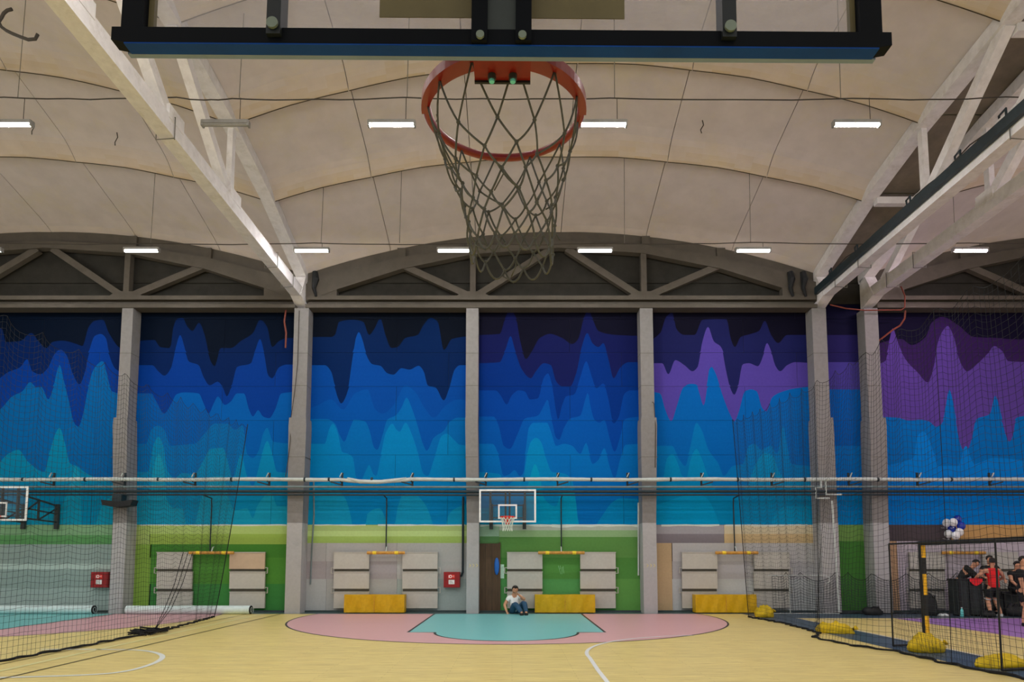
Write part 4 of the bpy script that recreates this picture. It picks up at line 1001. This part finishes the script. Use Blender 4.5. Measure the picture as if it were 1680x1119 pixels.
# ================================================================== NET CURTAINS
def net_tubes(P, r, step_i=1, step_j=1, inset=0):
    """P: (nu, nv, 3) grid -> one mesh of thin three-sided cords in both directions"""
    nu, nv = P.shape[:2]; V = []; Fc = []
    def run(line):
        n = len(line); base = sum(len(v) for v in V)
        d = np.zeros_like(line); d[1:-1] = line[2:]-line[:-2]; d[0] = line[1]-line[0]; d[-1] = line[-1]-line[-2]
        d /= np.maximum(np.linalg.norm(d, axis=1, keepdims=True), 1e-9)
        ref = np.array([0.31,0.9,0.29]); a = np.cross(d, ref); a /= np.maximum(np.linalg.norm(a, axis=1, keepdims=True), 1e-9); b = np.cross(d, a)
        ring = np.stack([line + r*(a*math.cos(2*PI*k/3)+b*math.sin(2*PI*k/3)) for k in range(3)], 1).reshape(-1, 3)
        V.append(ring)
        i = np.arange(n-1)
        for k in range(3):
            k2 = (k+1) % 3
            Fc.append(np.stack([base+i*3+k, base+i*3+k2, base+(i+1)*3+k2, base+(i+1)*3+k], 1))
    for i in range(0, nu, step_i): run(P[i])
    for j in range(0, nv, step_j): run(P[:, j])
    return np.concatenate(V), np.concatenate(Fc)
def mesh_from(V, Fc, name, mat, parent):
    me = bpy.data.meshes.new(name)
    o = np.array(parent.location)
    me.from_pydata((V-o).tolist(), [], Fc.tolist()); me.materials.append(MATS[mat])
    ob = bpy.data.objects.new(name, me); COL.objects.link(ob); ob.parent = parent
    return ob
def net_curtain(label, path, top_path, H, spikes, cell, fold, r, seed, mat='net_black', sag=0.22, pool=None, ropes=()):
    """path/top_path: lists of (s, x, y) polylines, spikes: values of s where the net is hung"""
    R = random.Random(seed)
    s0, s1 = path[0][0], path[-1][0]
    n = int((s1-s0)/cell)+1; nv = int(H/cell)+1
    ss = np.linspace(s0, s1, n); vs = np.linspace(0, 1, nv)
    bx = np.interp(ss, [p[0] for p in path], [p[1] for p in path]); by = np.interp(ss, [p[0] for p in path], [p[2] for p in path])
    tx = np.interp(ss, [p[0] for p in top_path], [p[1] for p in top_path]); ty = np.interp(ss, [p[0] for p in top_path], [p[2] for p in top_path])
    sp = np.array(sorted(spikes)); zt = np.zeros(n)
    for i, s in enumerate(ss):
        k = np.searchsorted(sp, s)
        if k == 0 or k >= len(sp): zt[i] = H-sag*0.5; continue
        w = sp[k]-sp[k-1]; q = (s-sp[k-1])/w; zt[i] = H - sag*min(1.0, w/0.8)*(4*q*(1-q))**0.8
    P = np.zeros((n, nv, 3))
    ph = R.uniform(0, 6)
    for j, v in enumerate(vs):
        e = v**0.9
        P[:, j, 0] = bx*(1-e)+tx*e + fold*np.sin(2*PI*ss/0.83+ph+1.1*v)*(0.35+0.65*v) + 0.6*fold*np.sin(2*PI*ss/1.9+2*v+ph)
        P[:, j, 1] = by*(1-e)+ty*e
        P[:, j, 2] = 0.015 + (zt-0.015)*v + 0.02*np.sin(2*PI*ss/0.5+9*v)*v*(1-v)
    t = thing('net_curtain', label, 'net', (float(bx.mean()), float(by.mean()), 0))
    V, Fc = net_tubes(P, r); o = mesh_from(V, Fc, 'netting', mat, t); o['kind'] = 'stuff'
    m = MB(); m.tube([tuple(p) for p in P[:, -1]], r*1.7, 5); m.build('top_cord', 'rope_black', t)
    m = MB(); m.tube([(p[0]+0.04*math.sin(k*1.3), p[1], 0.02+0.01*math.sin(k*0.9)) for k, p in enumerate(P[:, 0])], 0.024, 6); m.build('bottom_rope', 'rope_black', t)
    for q in ropes:
        i = int(np.argmin(abs(ss-q))); m = MB(); m.tube([tuple(p) for p in P[i]], 0.012 if q == ropes[0] else 0.006, 5); m.build('edge_rope', 'rope_black', t)
    return t, P
# left net: s runs along the hall away from the camera
path = [(6.0,-8.75,6.0),(9,-8.6,9),(11.3,-8.57,11.3),(12.65,-8.48,12.65),(15.2,-8.40,15.2),(16.2,-8.40,16.2),(19,-8.65,18.2),(22.5,-8.9,20.0)]
top  = [(6.0,-8.6,6.0),(12,-8.5,12),(16,-8.5,16),(22.5,-8.1,20.0)]
tn, PL = net_curtain('black net curtain hanging along the left side of the court', path, top, 5.85, [6,7,8,9,9.9,10.8,11.7,12.7,13.6,14.3,15.2,16.1,17.0,17.9,18.8,19.7,20.6,21.4,22.0,22.5], 0.11, 0.026, 0.0028, 3, ropes=(22.5,))
m = MB(); R = random.Random(9)
for k in range(26):
    a = R.uniform(0, 6.28); L = R.uniform(0.15,0.55)
    m.tube([(-8.42+0.33*R.uniform(-1,1)*0.6, 15.6+0.5*R.uniform(-1,1), 0.03+0.07*R.random()), (-8.42+0.4*math.cos(a), 15.6+L*math.sin(a), 0.05+0.09*R.random()), (-8.42+0.3*R.uniform(-1,1), 15.6+0.7*R.uniform(-1,1), 0.03)], 0.018, 4)
po = m.build('bunched_net', 'rope_black', tn); po['kind'] = 'stuff'
for dx in (0, 0.25, 0.5):
    MB().tube([(-8.42, 15.8, 0.05), (-8.42+0.03*dx, 16.2+0.6*dx, 0.5), (-8.45, 16.7+0.8*dx, 1.1), (-8.46, 17.1+dx, 1.9)], 0.009, 4).build('gathered_cord', 'rope_black', tn)
# right net
path = [(6.0,7.3,6.0),(9.65,7.32,9.65),(11.24,7.1,11.24),(12.6,7.15,12.6),(13.2,6.75,13.2),(14.8,6.62,14.8),(15.6,7.15,15.6),(19,7.3,18),(22.5,7.05,20.0)]
top  = [(6.0,7.1,6.0),(12.6,7.2,12.6),(14.5,7.3,14.5),(16,7.2,16),(22.5,6.75,20.0)]
tn2, PR = net_curtain('black net curtain hanging along the right side of the court', path, top, 6.0, [6,7,8,9,10,10.9,11.9,12.6,13.3,14.0,14.7,15.4,16.2,17.1,18.0,18.9,19.7,20.5,21.2,21.9,22.5], 0.11, 0.03, 0.0028, 4, ropes=(22.5,15.6,10.9))
for (x, y) in ((7.05,15.3),): pass
# low net in front of the right wall
ps = [(8.3,8.3,21.27),(12,12,21.27),(19,19,21.27)]
net_curtain('low dark net strung before the wall at far right', ps, ps, 1.32, [8.3,8.75,9.2,10.3,10.75,11.5,12.6,13.3,14.2,15.5,16.6,17.6,19], 0.09, 0.02, 0.0058, 6, mat='net_low', sag=0.28)
t = thing('net_stand', 'thin white stand holding the low net beside the yellow bench', 'stand', (8.35, 21.0, 0))
MB().tube([(8.75,21.05,0.02),(8.75,21.05,1.2)], 0.014, 5).build('post', 'pipe_white', t)
MB().tube([(8.1,21.05,1.22),(9.9,21.05,1.22),(10.02,21.05,1.15),(10.02,21.05,1.02),(9.9,21.05,0.95)], 0.014, 5).build('rail', 'pipe_white', t)
MB().tube([(8.0,21.05,0.03),(10.3,21.05,0.03)], 0.012, 5).build('foot_rail', 'pipe_white', t)

# ---- yellow sacks weighing the right net down
def sack(x, y, lx, ly, h, rz, seed, label):
    R = random.Random(seed); off = Vector((R.uniform(0,50), R.uniform(0,50), 0))
    t = thing('weight_sack', label, 'sack', (x, y, 0), rz, 'yellow weight sacks')
    def f(d):
        q = Vector((d.x*lx, d.y*ly, max(-0.35, d.z)*h))
        n = mnoise.noise(q*6+off)*0.12 + abs(mnoise.noise(q*11+off))*0.13-0.05 + mnoise.noise(q*26+off)*0.03
        w = 1-0.35*abs(d.x)**3
        return Vector((q.x*(1+n), q.y*w*(1+1.5*n), (q.z+0.35*h)*w*(1+2*n)))
    m = MB(); m.ball((0,0,0), 1, 36, 22, (1,1,1), f); m.build('bag', 'sack_yellow', t, smooth=True, local=True)
    m = MB(); m.tube([(lx*0.82,0,h*0.5),(lx*1.0,0.02,h*0.55),(lx*1.12,-0.02,h*0.75)], [0.05,0.025,0.06], 8); m.build('neck', 'sack_yellow', t, local=True)
    m = MB(); m.tube([(lx*0.97,0.03*math.cos(a),h*0.53+0.035*math.sin(a)) for a in np.linspace(0,2*PI,9)[:-1]], 0.01, 4, closed=True); m.build('tie', 'rope_black', t, local=True)
sack(7.55, 20.05, 0.30, 0.25, 0.27, 0.2, 1, 'yellow weight sack at the far end of the right net')
sack(7.55, 15.75, 0.42, 0.22, 0.19, -0.5, 2, 'long yellow weight sack second along the right net')
sack(7.72, 12.55, 0.36, 0.26, 0.24, 0.1, 3, 'yellow weight sack at the foot of the striped goal post')
sack(7.80, 10.75, 0.42, 0.22, 0.16, 0.0, 4, 'yellow weight sack nearest the camera at lower right')

# ---- handball goal
t = thing('handball_goal', 'handball goal with yellow and black striped post behind right net', 'goal', (8.0, 12.2, 0))
PX, PYF = 8.36, 13.55
def striped(x, y):
    MB().box(x-0.050, x-0.043, y-0.047, y+0.047, 0, 2.0).build('post', 'goal_black', t)
    z = 0.0
    for h_, c_ in zip([0.22,0.36,0.42,0.42,0.33,0.25], ['goal_black','goal_yellow']*3):
        MB().box(x-0.043, x+0.045, y-0.0455, y+0.0455, z, z+h_).build('post_band', c_, t); z += h_
striped(PX, PYF); striped(PX, PYF-3.1)
MB().box(PX-0.045, PX+0.045, PYF-3.15, PYF+0.05, 2.0, 2.085).build('crossbar', 'goal_black', t)
for y in (PYF-0.1, PYF-3.0):
    MB().tube([(PX, y, 2.04), (7.50, y-0.25, 2.02), (7.48, y-0.25, 0.02)], 0.016, 6).build('back_post', 'goal_black', t)
    MB().tube([(PX, y, 0.03), (7.48, y-0.25, 0.03)], 0.022, 6).build('ground_bar', 'goal_black', t)
MB().tube([(7.5, PYF-0.35, 2.02), (7.5, PYF-3.25, 2.02)], 0.02, 6).build('back_bar', 'goal_black', t)
n = 28; G = np.zeros((n, 19, 3))
for i, q in enumerate(np.linspace(0, 1, n)):
    for j, v in enumerate(np.linspace(0, 1, 19)):
        G[i, j] = (7.50-0.10*math.sin(PI*q)*math.sin(PI*v)+0.03*math.sin(9*q+4*v), PYF-0.35-2.9*q, 0.03+1.98*v)
V, Fc = net_tubes(G, 0.0026); o = mesh_from(V, Fc, 'goal_net', 'net_grey', t); o['kind'] = 'stuff'

# ================================================================== PEOPLE
def ik(a, b, l1, l2, pole):
    a, b, pole = Vector(a), Vector(b), Vector(pole)
    d = b-a; L = min(d.length, (l1+l2)*0.999); d.normalize()
    x = (l1*l1-l2*l2+L*L)/(2*L); h = math.sqrt(max(0, l1*l1-x*x))
    p = pole - d*pole.dot(d); p.normalize()
    return a + d*x + p*h, a + d*L
def skin_mesh(name, verts, edges, radii, mat, parent, root=0, sub=2):
    me = bpy.data.meshes.new(name); me.from_pydata([tuple(v) for v in verts], edges, [])
    me.materials.append(MATS[mat])
    o = bpy.data.objects.new(name, me); COL.objects.link(o); o.parent = parent
    md = o.modifiers.new('skin', 'SKIN'); md.use_smooth_shade = True; md.branch_smoothing = 0.6
    if not me.skin_vertices: me.attributes  # created with the modifier
    bpy.context.view_layer.update()
    sv = me.skin_vertices[0].data if len(me.skin_vertices) else None
    if sv is None:
        bpy.context.view_layer.objects.active = o
        bpy.ops.object.skin_root_mark() if False else None
    for i, r in enumerate(radii):
        rr = r if isinstance(r, tuple) else (r, r)
        if rr[0] > 0.02: rr = (rr[0]*1.22, rr[1]*1.22)
        sv[i].radius = rr; sv[i].use_root = (i == root)
    sm = o.modifiers.new('sub', 'SUBSURF'); sm.levels = sub; sm.render_levels = sub
    return o
def person(label, loc, rotz, hip, chest, head, hands, feet, knees, elbows, outfit, hair='hair_dark', sleeves=0.55, legs='trousers', s=1.0, group=None, shoes='bag_black', face=(0,-1,0), beard=False, shoulder_w=0.19, toe=(0,-1,0)):
    """joints in local metres, the figure faces -Y by default; hands/feet/knees/elbows are (left, right) pairs"""
    t = thing('person', label, 'person', loc, rotz, group)
    hip, chest, head = Vector(hip), Vector(chest), Vector(head)
    up = (chest-hip).normalized()
    across = Vector((1,0,0)) - up*up.x; across.normalize()
    neck = chest + (head-chest)*0.42
    fv = Vector(face).normalized()
    V = []; E = []; Rd = []
    def add(p, r, link=None):
        V.append(Vector(p)); Rd.append(r)
        if link is not None: E.append((link, len(V)-1))
        return len(V)-1
    ihip = add(hip, (0.125*s, 0.10*s)); iw = add(hip.lerp(chest, 0.45), (0.115*s, 0.09*s), ihip); ich = add(chest, (0.125*s, 0.095*s), iw)
    ine = add(neck, 0.052*s, ich)
    hd = (head-neck).normalized()
    ijaw = add(head-hd*0.055+fv*0.018, (0.068*s, 0.072*s), ine); ihe = add(head+hd*0.015, (0.082*s, 0.09*s), ijaw); add(head+hd*0.085, (0.055*s, 0.06*s), ihe)
    J = {}
    for k, sd in ((0,-1),(1,1)):
        sh = chest + across*sd*shoulder_w*s + up*0.03; ish = add(sh, 0.062*s, ich)
        el, wr = ik(sh, hands[k], 0.30*s, 0.27*s, elbows[k])
        iel = add(el, 0.042*s, ish); iwr = add(wr, 0.028*s, iel)
        d = (wr-el).normalized(); side = d.cross(Vector((0,0,1)))
        side = side.normalized() if side.length > 0.1 else Vector((1,0,0))
        ipl = add(wr+d*0.06, (0.038*s, 0.022*s), iwr)
        curl = side.cross(d)*-1
        for q in range(4):
            b = wr + d*0.095 + side*(q-1.5)*0.02; L = (0.035,0.042,0.038,0.028)[q]
            i1 = add(b, 0.009*s, ipl); i2 = add(b+d*L+curl*0.008, 0.0085*s, i1); add(b+d*L*1.6+curl*0.03, 0.007*s, i2)
        i1 = add(wr+d*0.035-side*0.04, 0.011*s, ipl); add(wr+d*0.075-side*0.055, 0.009*s, i1)
        hp = hip + across*sd*0.095*s - up*0.05; ihp = add(hp, 0.088*s, ihip)
        kn_, an = ik(hp, feet[k], 0.44*s, 0.43*s, knees[k])
        ikn = add(kn_, 0.058*s, ihp); icf = add(kn_.lerp(an, 0.35), 0.055*s, ikn); ian = add(an, 0.036*s, icf)
        add(an+Vector(toe)*0.14*s+Vector((0,0,-0.04)), (0.04*s, 0.03*s), ian)
        J[k] = (sh, el, wr, hp, kn_, an)
    body = skin_mesh('body', V, E, Rd, 'skin', t)
    # shirt
    v = [hip+up*(-0.13), hip.lerp(chest,0.45), chest, chest+(neck-chest)*0.45]; e = [(0,1),(1,2),(2,3)]; r = [(0.142*s,0.118*s),(0.136*s,0.108*s),(0.145*s,0.112*s),0.075*s]
    for k in (0,1):
        sh, el, wr = J[k][:3]; v.append(sh); r.append(0.088*s); e.append((2,len(v)-1))
        if sleeves > 0:
            v.append(sh.lerp(el, min(1,sleeves))); r.append(0.076*s); e.append((len(v)-2,len(v)-1))
        if sleeves > 1: v.append(el.lerp(wr, sleeves-1)); r.append(0.054*s); e.append((len(v)-2,len(v)-1))
    skin_mesh('shirt', v, e, r, outfit[0], t)
    v = [hip+up*0.12, hip-up*0.03]; e = [(0,1)]; r = [(0.140*s,0.118*s),(0.138*s,0.118*s)]
    for k in (0,1):
        hp, kn_, an = J[k][3:]; v.append(hp); r.append(0.105*s); e.append((1,len(v)-1))
        if legs == 'shorts':
            v.append(hp.lerp(kn_, 0.5)); r.append(0.098*s); e.append((len(v)-2,len(v)-1)); v.append(hp.lerp(kn_, 0.82)); r.append(0.095*s); e.append((len(v)-2,len(v)-1))
        else:
            v.append(kn_); r.append(0.078*s); e.append((len(v)-2,len(v)-1)); v.append(kn_.lerp(an,1.04)); r.append(0.058*s); e.append((len(v)-2,len(v)-1))
    skin_mesh('shorts' if legs == 'shorts' else 'trousers', v, e, r, outfit[1], t)
    if legs == 'shorts' and outfit[2:]:
        for k in (0,1):
            hp, kn_ = J[k][3], J[k][4]; c = hp.lerp(kn_, 0.87); d = (kn_-hp).normalized(); 
            MB().tube([c-d*0.012, c+d*0.012], 0.096*s, 12, cap=False).build('hem', outfit[2], t, local=True)
    for k in (0,1):
        an = J[k][5]; tv = Vector(toe)
        skin_mesh('shoe', [an+Vector((0,0,-0.035))-tv*0.05, an+Vector((0,0,-0.045))+tv*0.06, an+Vector((0,0,-0.055))+tv*0.18], [(0,1),(1,2)], [0.058*s,(0.062*s,0.054*s),(0.056*s,0.042*s)], shoes, t, sub=1)
    # head details
    m = MB(); c = head+hd*0.035-fv*0.012
    def fh(d):
        q = d.dot(fv); z = d.dot(hd)
        cut = 0.0 if (q > 0.25 and z < 0.45) or z < -0.55 else 1.0
        return d*(0.105*s if cut else 0.06*s)
    m.ball(c, 1, 18, 12, (1,1,1), fh); m.build('hair', hair, t, smooth=True, local=True)
    sidev = fv.cross(hd).normalized()
    for sg in (-1, 1):
        m = MB(); m.ball(head+fv*0.083*s+sidev*sg*0.032+hd*0.012, 0.010*s, 8, 6); m.build('eye', 'hair_dark', t, smooth=True, local=True)
        m = MB(); m.ball(head+sidev*sg*0.088*s, 0.024*s, 8, 6, (0.6,1,1.3)); m.build('ear', 'skin', t, smooth=True, local=True)
    m = MB(); m.tube([head+fv*0.082*s+hd*0.018, head+fv*0.104*s-hd*0.016, head+fv*0.085*s-hd*0.022], [0.008*s,0.014*s,0.006*s], 6); m.build('nose', 'skin', t, smooth=True, local=True)
    MB().bar(head+fv*0.088*s-hd*0.045-sidev*0.022, head+fv*0.088*s-hd*0.045+sidev*0.022, 0.012, 0.008).build('mouth', 'sock_pink', t, local=True)
    if beard:
        m = MB(); m.ball(head+fv*0.035-hd*0.062, 0.07*s, 12, 8, (1,0.95,0.8)); m.build('beard', hair, t, smooth=True, local=True)
    return t
# seated man by the wall
person('man sitting on the floor against the wall, white t-shirt and jeans', (0.10, 21.25, 0), 0, (0.0,0.10,0.13), (-0.03,0.20,0.50), (0.0,0.10,0.76),
       hands=((-0.26,-0.02,0.06),(0.10,-0.08,0.62)), feet=((0.20,-0.52,0.08),(0.34,-0.46,0.08)), knees=((-0.1,-0.3,1),(0.3,-0.1,1)), elbows=((-1,0.3,0),(0.9,-0.3,-0.6)),
       outfit=('shirt_white','jeans_blue'), sleeves=0.6, beard=True, face=(0.15,-1,-0.15), shoulder_w=0.155)
# player in red seen from behind
person('player in red vest and black shorts standing with back to camera', (14.55, 20.15, 0), PI, (0,0,0.95), (0,-0.03,1.38), (-0.02,-0.04,1.64),
       hands=((-0.30,-0.30,1.05),(0.34,-0.32,1.12)), feet=((-0.15,0.02,0.09),(0.16,0.04,0.09)), knees=((0,-1,0),(0,-1,0)), elbows=((-1,0.4,-0.5),(1,0.3,-0.5)),
       outfit=('vest_red','cloth_black','shoe_white'), sleeves=0, legs='shorts', shoes='shoe_white')
person('person in black bending over the dark crate beside the red player', (14.02, 21.0, 0), 0, (0.0,0.0,0.98), (0.30,-0.10,1.38), (0.50,-0.16,1.60),
       hands=((0.55,-0.28,1.08),(0.75,-0.2,1.15)), feet=((-0.14,0,0.09),(0.12,0.05,0.09)), knees=((0,-1,0),(0,-1,0)), elbows=((0,-0.2,-1),(0,0.2,-1)), outfit=('cloth_black','cloth_black'), sleeves=1.95, face=(0.8,-0.5,-0.3))
person('person in black t-shirt standing at the wall behind the red player', (15.06, 21.02, 0), 0, (0,0,1.02), (-0.02,-0.04,1.46), (0.0,-0.06,1.72),
       hands=((-0.25,-0.3,1.1),(0.25,-0.3,1.1)), feet=((-0.12,0,0.09),(0.12,0,0.09)), knees=((0,-1,0),(0,-1,0)), elbows=((-1,0.3,-0.6),(1,0.3,-0.6)), outfit=('cloth_black','cloth_black'), face=(0.3,-1,-0.2))
person('person in black t-shirt sitting on the dark table right of the red player', (15.78, 20.95, 0), 0, (0,0.05,0.86), (0.02,-0.04,1.28), (0.05,-0.10,1.54),
       hands=((-0.10,-0.32,0.86),(0.22,-0.32,0.88)), feet=((-0.12,-0.42,0.30),(0.14,-0.42,0.30)), knees=((0,-1,1),(0,-1,1)), elbows=((-1,0,-0.4),(1,0,-0.4)), outfit=('cloth_black','cloth_black'), face=(0.4,-1,-0.2), legs='shorts')
person('person in black cut off by the right edge of the picture', (13.36, 17.45, 0), 0.5, (0,0,0.98), (0,-0.02,1.40), (0,-0.05,1.68),
       hands=((-0.22,-0.12,0.86),(0.24,-0.12,0.88)), feet=((-0.22,-0.05,0.09),(0.16,0.05,0.09)), knees=((0,-1,0),(0,-1,0)), elbows=((-1,0.4,0),(1,0.4,0)), outfit=('cloth_black','cloth_black'), face=(0,-1,0), legs='shorts', sleeves=0.7)
# things around them
t = thing('equipment_crate', 'dark equipment crate by the wall left of the red player', 'crate', (14.05, 20.5, 0))
MB().box(13.55, 14.3, 20.3, 20.72, 0.05, 1.08).build('body', 'crate_dark', t)
MB().box(13.52, 14.33, 20.27, 20.74, 1.08, 1.13).build('lid', 'bag_black', t)
for x in (13.6, 13.92, 14.25): MB().box(x-0.03, x+0.03, 20.27, 20.3, 0.05, 1.08).build('rib', 'bag_black', t)
for x in (13.65, 14.2): MB().box(x-0.05, x+0.05, 20.4, 20.65, 0.0, 0.05).build('foot', 'goal_black', t)
t = thing('folding_table', 'dark table at right under the seated person', 'table', (15.9, 21.0, 0))
MB().box(15.3, 16.7, 20.85, 21.2, 0.66, 0.72).build('table_top', 'bag_black', t)
for x in (15.4, 16.6):
    for y in (20.9, 21.15): MB().box(x-0.03, x+0.03, y-0.03, y+0.03, 0, 0.66).build('leg', 'goal_black', t)
MB().box(15.4, 16.6, 21.16, 21.19, 0.1, 0.66).build('modesty_panel', 'crate_dark', t)
m = MB(); m.grid([[(13.9+0.38*i/8, 20.25-0.015*math.sin(i), 1.145 - (0.0 if k == 0 else 0.11*k*(1-((i-4)/5.0)**2)) ) for k in range(3)] for i in range(9)])
m.grid([[(13.9+0.38*i/8, 20.25-0.015*math.sin(i), 1.145), (13.9+0.38*i/8, 20.5, 1.145)] for i in range(9)])
tag(m.build('red_cloth', 'cloth_red', smooth=True), 'bright red cloth hanging over the front of the dark crate', 'cloth')
def lump(name, c, sc, mat, label, cat, seed):
    R = random.Random(seed); off = Vector((R.uniform(0,50),0,0))
    t = thing(name, label, cat, c)
    def f(d):
        q = Vector((d.x*sc[0], d.y*sc[1], max(-0.55,d.z)*sc[2])); n = mnoise.noise(q*5+off)*0.2
        return Vector((q.x*(1+n), q.y*(1+n), (q.z+0.55*sc[2])*(1+n)))
    m = MB(); m.ball((0,0,0), 1, 20, 12, (1,1,1), f); m.build('body', mat, t, smooth=True, local=True)
    m = MB(); m.tube([(-sc[0]*0.4,-sc[1]*0.5,sc[2]*1.2),(-sc[0]*0.3,-sc[1]*0.9,sc[2]*1.5),(sc[0]*0.3,-sc[1]*0.9,sc[2]*1.45),(sc[0]*0.4,-sc[1]*0.5,sc[2]*1.2)], 0.015, 5); m.build('handle', 'goal_black', t, local=True)
lump('sports_bag', (11.25, 20.85, 0), (0.30,0.2,0.18), 'bag_black', 'black sports bag on the floor before the close pair of columns', 'bag', 1)
lump('backpack', (14.2, 19.98, 0), (0.2,0.16,0.14), 'bag_black', 'black bag on the floor at the feet of the red player', 'bag', 2)
lump('backpack', (12.85, 20.55, 0), (0.2,0.16,0.42), 'bag_black', 'tall black backpack left of the dark crate behind striped post', 'bag', 3)
lump('sports_bag', (15.25, 20.35, 0), (0.28,0.2,0.25), 'bag_black', 'black sports bag on the floor under the seated person', 'bag', 4)
for k, (x, lab) in enumerate(((12.98,'left white sports shoe of the pair by the backpack'), (13.10,'right white sports shoe of the pair by the backpack'))):
    t = thing('sports_shoe', lab, 'shoe', (x, 20.25, 0))
    m = MB(); m.ball((0,0,0.045), 1, 12, 8, (0.048,0.14,0.05)); m.build('upper', 'shoe_white', t, smooth=True, local=True)
    MB().box(-0.045, 0.045, -0.13, 0.13, 0, 0.025).build('sole', 'sign_grey', t, local=True)
t = thing('water_bottle', 'teal water bottle on the floor beside the dark crate', 'bottle', (13.62, 20.28, 0))
m = MB(); m.tube([(0,0,0),(0,0,0.02),(0,0,0.18),(0,0,0.22),(0,0,0.25)], [0.045,0.05,0.05,0.03,0.022], 12); m.build('body', 'bottle_teal', t, smooth=True, local=True)
MB().tube([(0,0,0.25),(0,0,0.28)], 0.026, 10).build('cap', 'sign_white', t, local=True)
# balloons tied to the wall
BL = [(1553,858,0,'white','leftmost small white'),(1564,857,1,'white','upper white'),(1571,852,0,'blue','topmost blue'),(1577,863,1,'blue','right blue'),(1562,868,0,'blue','middle blue'),(1574,873,1,'white','lower right white'),(1556,876,0,'white','lower left white'),(1568,879,1,'white','bottom white')]
for k, (px, py, f, c, lab) in enumerate(BL):
    X, Z = at(px, py, 21.7-0.24*f)
    t = thing('balloon', '%s balloon of the cluster on the right wall' % lab, 'balloon', (X, 21.7-0.24*f, Z-0.16), 0, 'balloons on the right wall')
    m = MB(); m.ball((0,0,0.16), 0.125, 14, 10, (1,1,1.12)); m.build('skin', 'balloon_'+c, t, smooth=True, local=True)
    m = MB(); m.tube([(0,0,0.0),(0,0,-0.02)], [0.012,0.022], 8); m.build('knot', 'balloon_'+c, t, local=True)
    MB().tube([(0,0,0.0),(0.01,0.1,-0.02),(0,22.0-(21.7-0.24*f),0.02)], 0.004, 4).build('string', 'sign_white', t, local=True)
# slight tilt of the near backboard, as it hangs
hoop.rotation_euler = (0, math.radians(0.45), 0)
